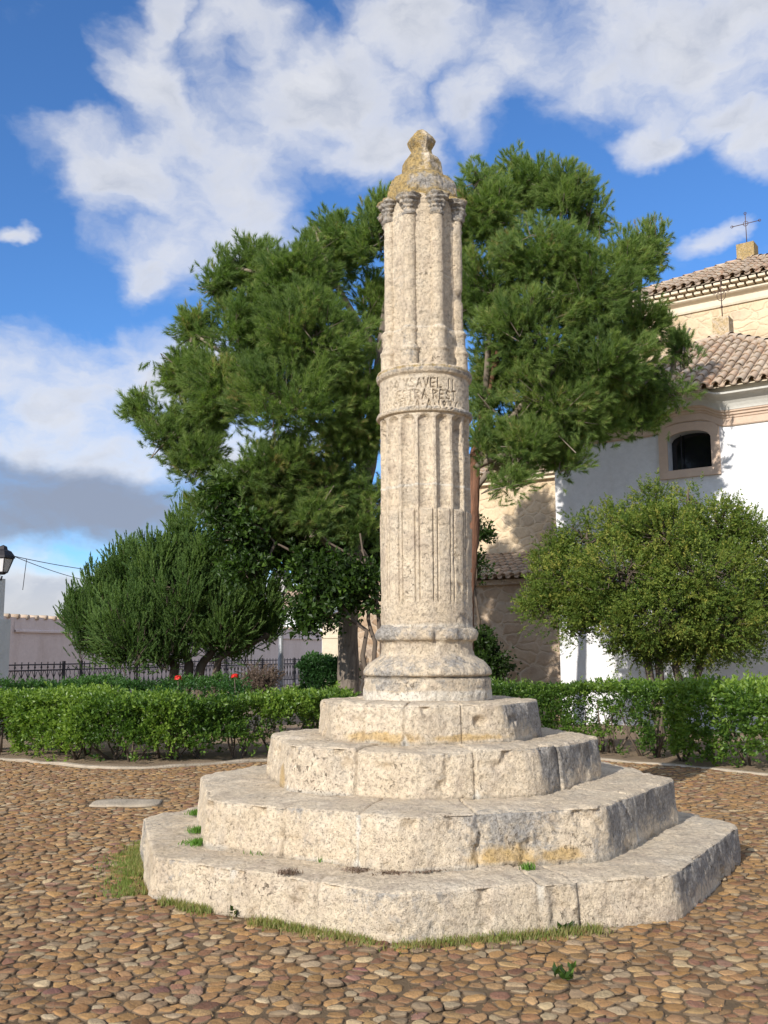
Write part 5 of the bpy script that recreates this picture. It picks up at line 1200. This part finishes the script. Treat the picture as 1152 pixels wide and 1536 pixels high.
# ------------------------------------------------------------------ grass and weeds
def blades(N, px_fn, hmin, hmax, seed, w=.006):
    rng = np.random.default_rng(seed); V = []; Q = []; R = []
    P = px_fn(N, rng); N = len(P); a = rng.uniform(0, 6.28, N); h = rng.uniform(hmin, hmax, N); ln = rng.uniform(.1, .7, N) * h; b = rng.uniform(0, 6.28, N)
    side = np.stack([np.cos(a), np.sin(a), a * 0], 1) * w * rng.uniform(.6, 1.4, N)[:, None] / 2; bend = np.stack([np.cos(b) * ln, np.sin(b) * ln, h], 1)
    V = np.stack([P - side, P + side, P + side * .7 + bend * (.5, .5, .62), P - side * .7 + bend * (.5, .5, .62), P + bend], 1).reshape(-1, 3)
    base = (np.arange(N) * 5)[:, None]; Q = base + np.array([[0, 1, 2, 3]]); T = base + np.array([[3, 2, 4]])
    return V, [Q, T], np.repeat(rng.random(N), 5)
def ring_pts(R, a0, a1, z, spread, thr, seed):
    def f(N, rng):
        a = rng.uniform(a0, a1, N); r = oct_r(a, R, 1.0) + .02 + np.abs(rng.normal(0, spread, N)); P = np.stack([CX + r * np.sin(a), D0 - r * np.cos(a), np.full(N, z)], 1)
        nz = fbm(P, 2.2, 3, seed); k = nz + .6 * vnoise(P, 9.0, seed + 2) + rng.normal(0, .14, N) > thr; return P[k]
    return f
V, Fq, R = blades(12000, ring_pts(RS[0], radians(-110), radians(24), .0, .055, -.16, 5), .012, .065, 3, .006)
o = npmesh('grass', V, Fq, M_GRASS, None, False, dict(rnd=R)); tag(o, 'thin ragged grass growing round the foot of the lowest step', 'grass', kind='stuff')
V, Fq, R = blades(4200, ring_pts(RS[0] + .02, radians(-104), radians(-58), .0, .10, -.25, 15), .015, .05, 31, .006)
o = npmesh('grass', V, Fq, M_GRASS, None, False, dict(rnd=R * .4 + .45)); tag(o, 'denser green grass strip beside the left end of the lowest step', 'grass', kind='stuff')
M_MOSS = mat_leaf('bright_moss', [(0, (.07, .16, .02)), (1, (.14, .27, .04))], .3)
def weed(label, px, py, z, N, spread, h, seed, mat=None, cat='weed', w=.006, name='weed_tuft'):
    c = G(px, py, z)
    def f(N, rng): return c + np.stack([rng.normal(0, spread, N), rng.normal(0, spread * .8, N), np.full(N, .0)], 1)
    V, Fq, R = blades(N, f, h * .4, h, seed, w); o = npmesh(name, V, Fq, mat or M_GRASS, None, False, dict(rnd=R * .5 + .35)); tag(o, label, cat, 'weeds on the steps and paving'); return o
weed('bright green tuft on the lowest tread, topmost of three against the left riser', 296, 1222, ZS[1], 260, .035, .05, 1, M_MOSS)
weed('bright green tuft on the lowest tread, middle of three against the left riser', 300, 1248, ZS[1], 300, .04, .05, 2, M_MOSS)
weed('widest bright green tuft on the lowest tread at the riser corner', 302, 1266, ZS[1], 380, .05, .045, 3, M_MOSS)
weed('flat green tuft against the riser right of the corner tufts', 398, 1279, ZS[1], 240, .045, .035, 4, M_MOSS)
weed('green tuft at the riser foot, right of the flat tuft', 492, 1292, ZS[1], 260, .04, .045, 5, M_MOSS)
weed('small green sprig by the crack at the right of the lowest tread', 792, 1304, ZS[1], 90, .02, .05, 6, M_MOSS)
weed('dry brown tuft in the middle of the lowest tread', 434, 1310, ZS[1], 220, .035, .03, 7, M_BROWNF)
for (px, py, lab) in ((540, 1305, 'dry moss patch on the left part of the front tread'), (585, 1309, 'dry moss patch in the middle of the front tread'), (632, 1306, 'dry moss patch on the right part of the front tread')):
    weed(lab, px, py, ZS[1] + .003, 260, .045, .014, px, M_BROWNF, w=.010)
def leafy_weed(label, px, py, z, n_, L, seed, mat):
    c = G(px, py, z); LV = Leaves(); rng = np.random.default_rng(seed); p = proto_leaves(.02, 5, L, L * .42, seed, (45, 85)); N = n_; LV.add(*p, c + np.stack([rng.normal(0, L * .6, N), rng.normal(0, L * .5, N), rng.uniform(.005, .02, N)], 1), rng.normal(0, .4, (N, 3)) + (0, 0, 1), rng.uniform(.7, 1.1, N), rng.uniform(.3, .8, N)); o = LV.build('broadleaf_weed', mat, None); tag(o, label, 'weed', 'weeds on the steps and paving')
leafy_weed('low leafy green weed growing alone among the front cobbles', 850, 1470, .02, 9, .055, 5, M_ELM)
leafy_weed('leafy weed at the foot of the lowest step, under the right crack', 842, 1400, .0, 8, .06, 6, M_ELM)
leafy_weed('bluish leafy weed with broad leaves at the left foot of the lowest step', 356, 1372, .0, 7, .075, 7, M_ELM)
# grit lying in the joints of the near paving
N = 9000; gx_ = RNG.uniform(-3.2, 4.2, N); gy_ = 4.2 + RNG.random(N) ** 1.4 * 5; kq = np.hypot(gx_ - CX, gy_ - D0) > 2.36; gx_, gy_ = gx_[kq], gy_[kq]; N = len(gx_)
rg = RNG.uniform(.0025, .0075, N); gz_ = .0095 + fbm(np.stack([gx_, gy_, gx_ * 0], -1), .9, 3, 4) * .008
a_ = RNG.uniform(0, 6.28, N); V = np.stack([np.stack([gx_ + rg * np.cos(a_ + k * 2.1) * RNG.uniform(.7, 1.2, N), gy_ + rg * np.sin(a_ + k * 2.1), gz_ - .001], 1) for k in range(3)] + [np.stack([gx_, gy_, gz_ + rg * .8], 1)], 1).reshape(-1, 3)
Tg = (np.arange(N) * 4)[:, None, None] + np.array([[0, 1, 3], [1, 2, 3], [2, 0, 3]])[None]
o = npmesh('gravel', V, Tg.reshape(-1, 3), M_COB, None, False, dict(rnd=np.repeat(RNG.random(N), 4), val=np.repeat(RNG.random(N), 4), hgt=np.full(4 * N, .7))); tag(o, 'fine grit and crumbs lying between the front cobbles', 'gravel', kind='stuff')
# tall thin weed on the third tread
c = G(546, 1104, ZS[3]); m = MB(); rng = np.random.default_rng(4)
rw = thing('tall_weed', 'wispy tall weed with thin stems against the top step riser', 'weed', c)
for k in range(11): 
    h = rng.uniform(.10, .30); m.tube([c + (rng.normal(0, .015), 0, 0), c + (rng.normal(0, .04), rng.normal(0, .02), h * .6), c + (rng.normal(-.02, .06), rng.normal(0, .03), h)], [.004, .003, .0015], 4)
m.build('stems', M_TWIG, rw, True)
LV = Leaves(); N = 34; LV.add(*proto_leaves(.04, 4, .035, .009, 3, (20, 60)), c + np.stack([rng.normal(-.01, .045, N), rng.normal(0, .02, N), rng.uniform(.04, .24, N)], 1), rng.normal(0, .5, (N, 3)) + (0, 0, 1), rng.uniform(.7, 1.2, N), rng.uniform(0, .8, N)); LV.build('foliage', M_GRASS, rw)
print('objects', len(bpy.data.objects), 'verts', sum(len(o.data.vertices) for o in bpy.data.objects if o.type == 'MESH'))
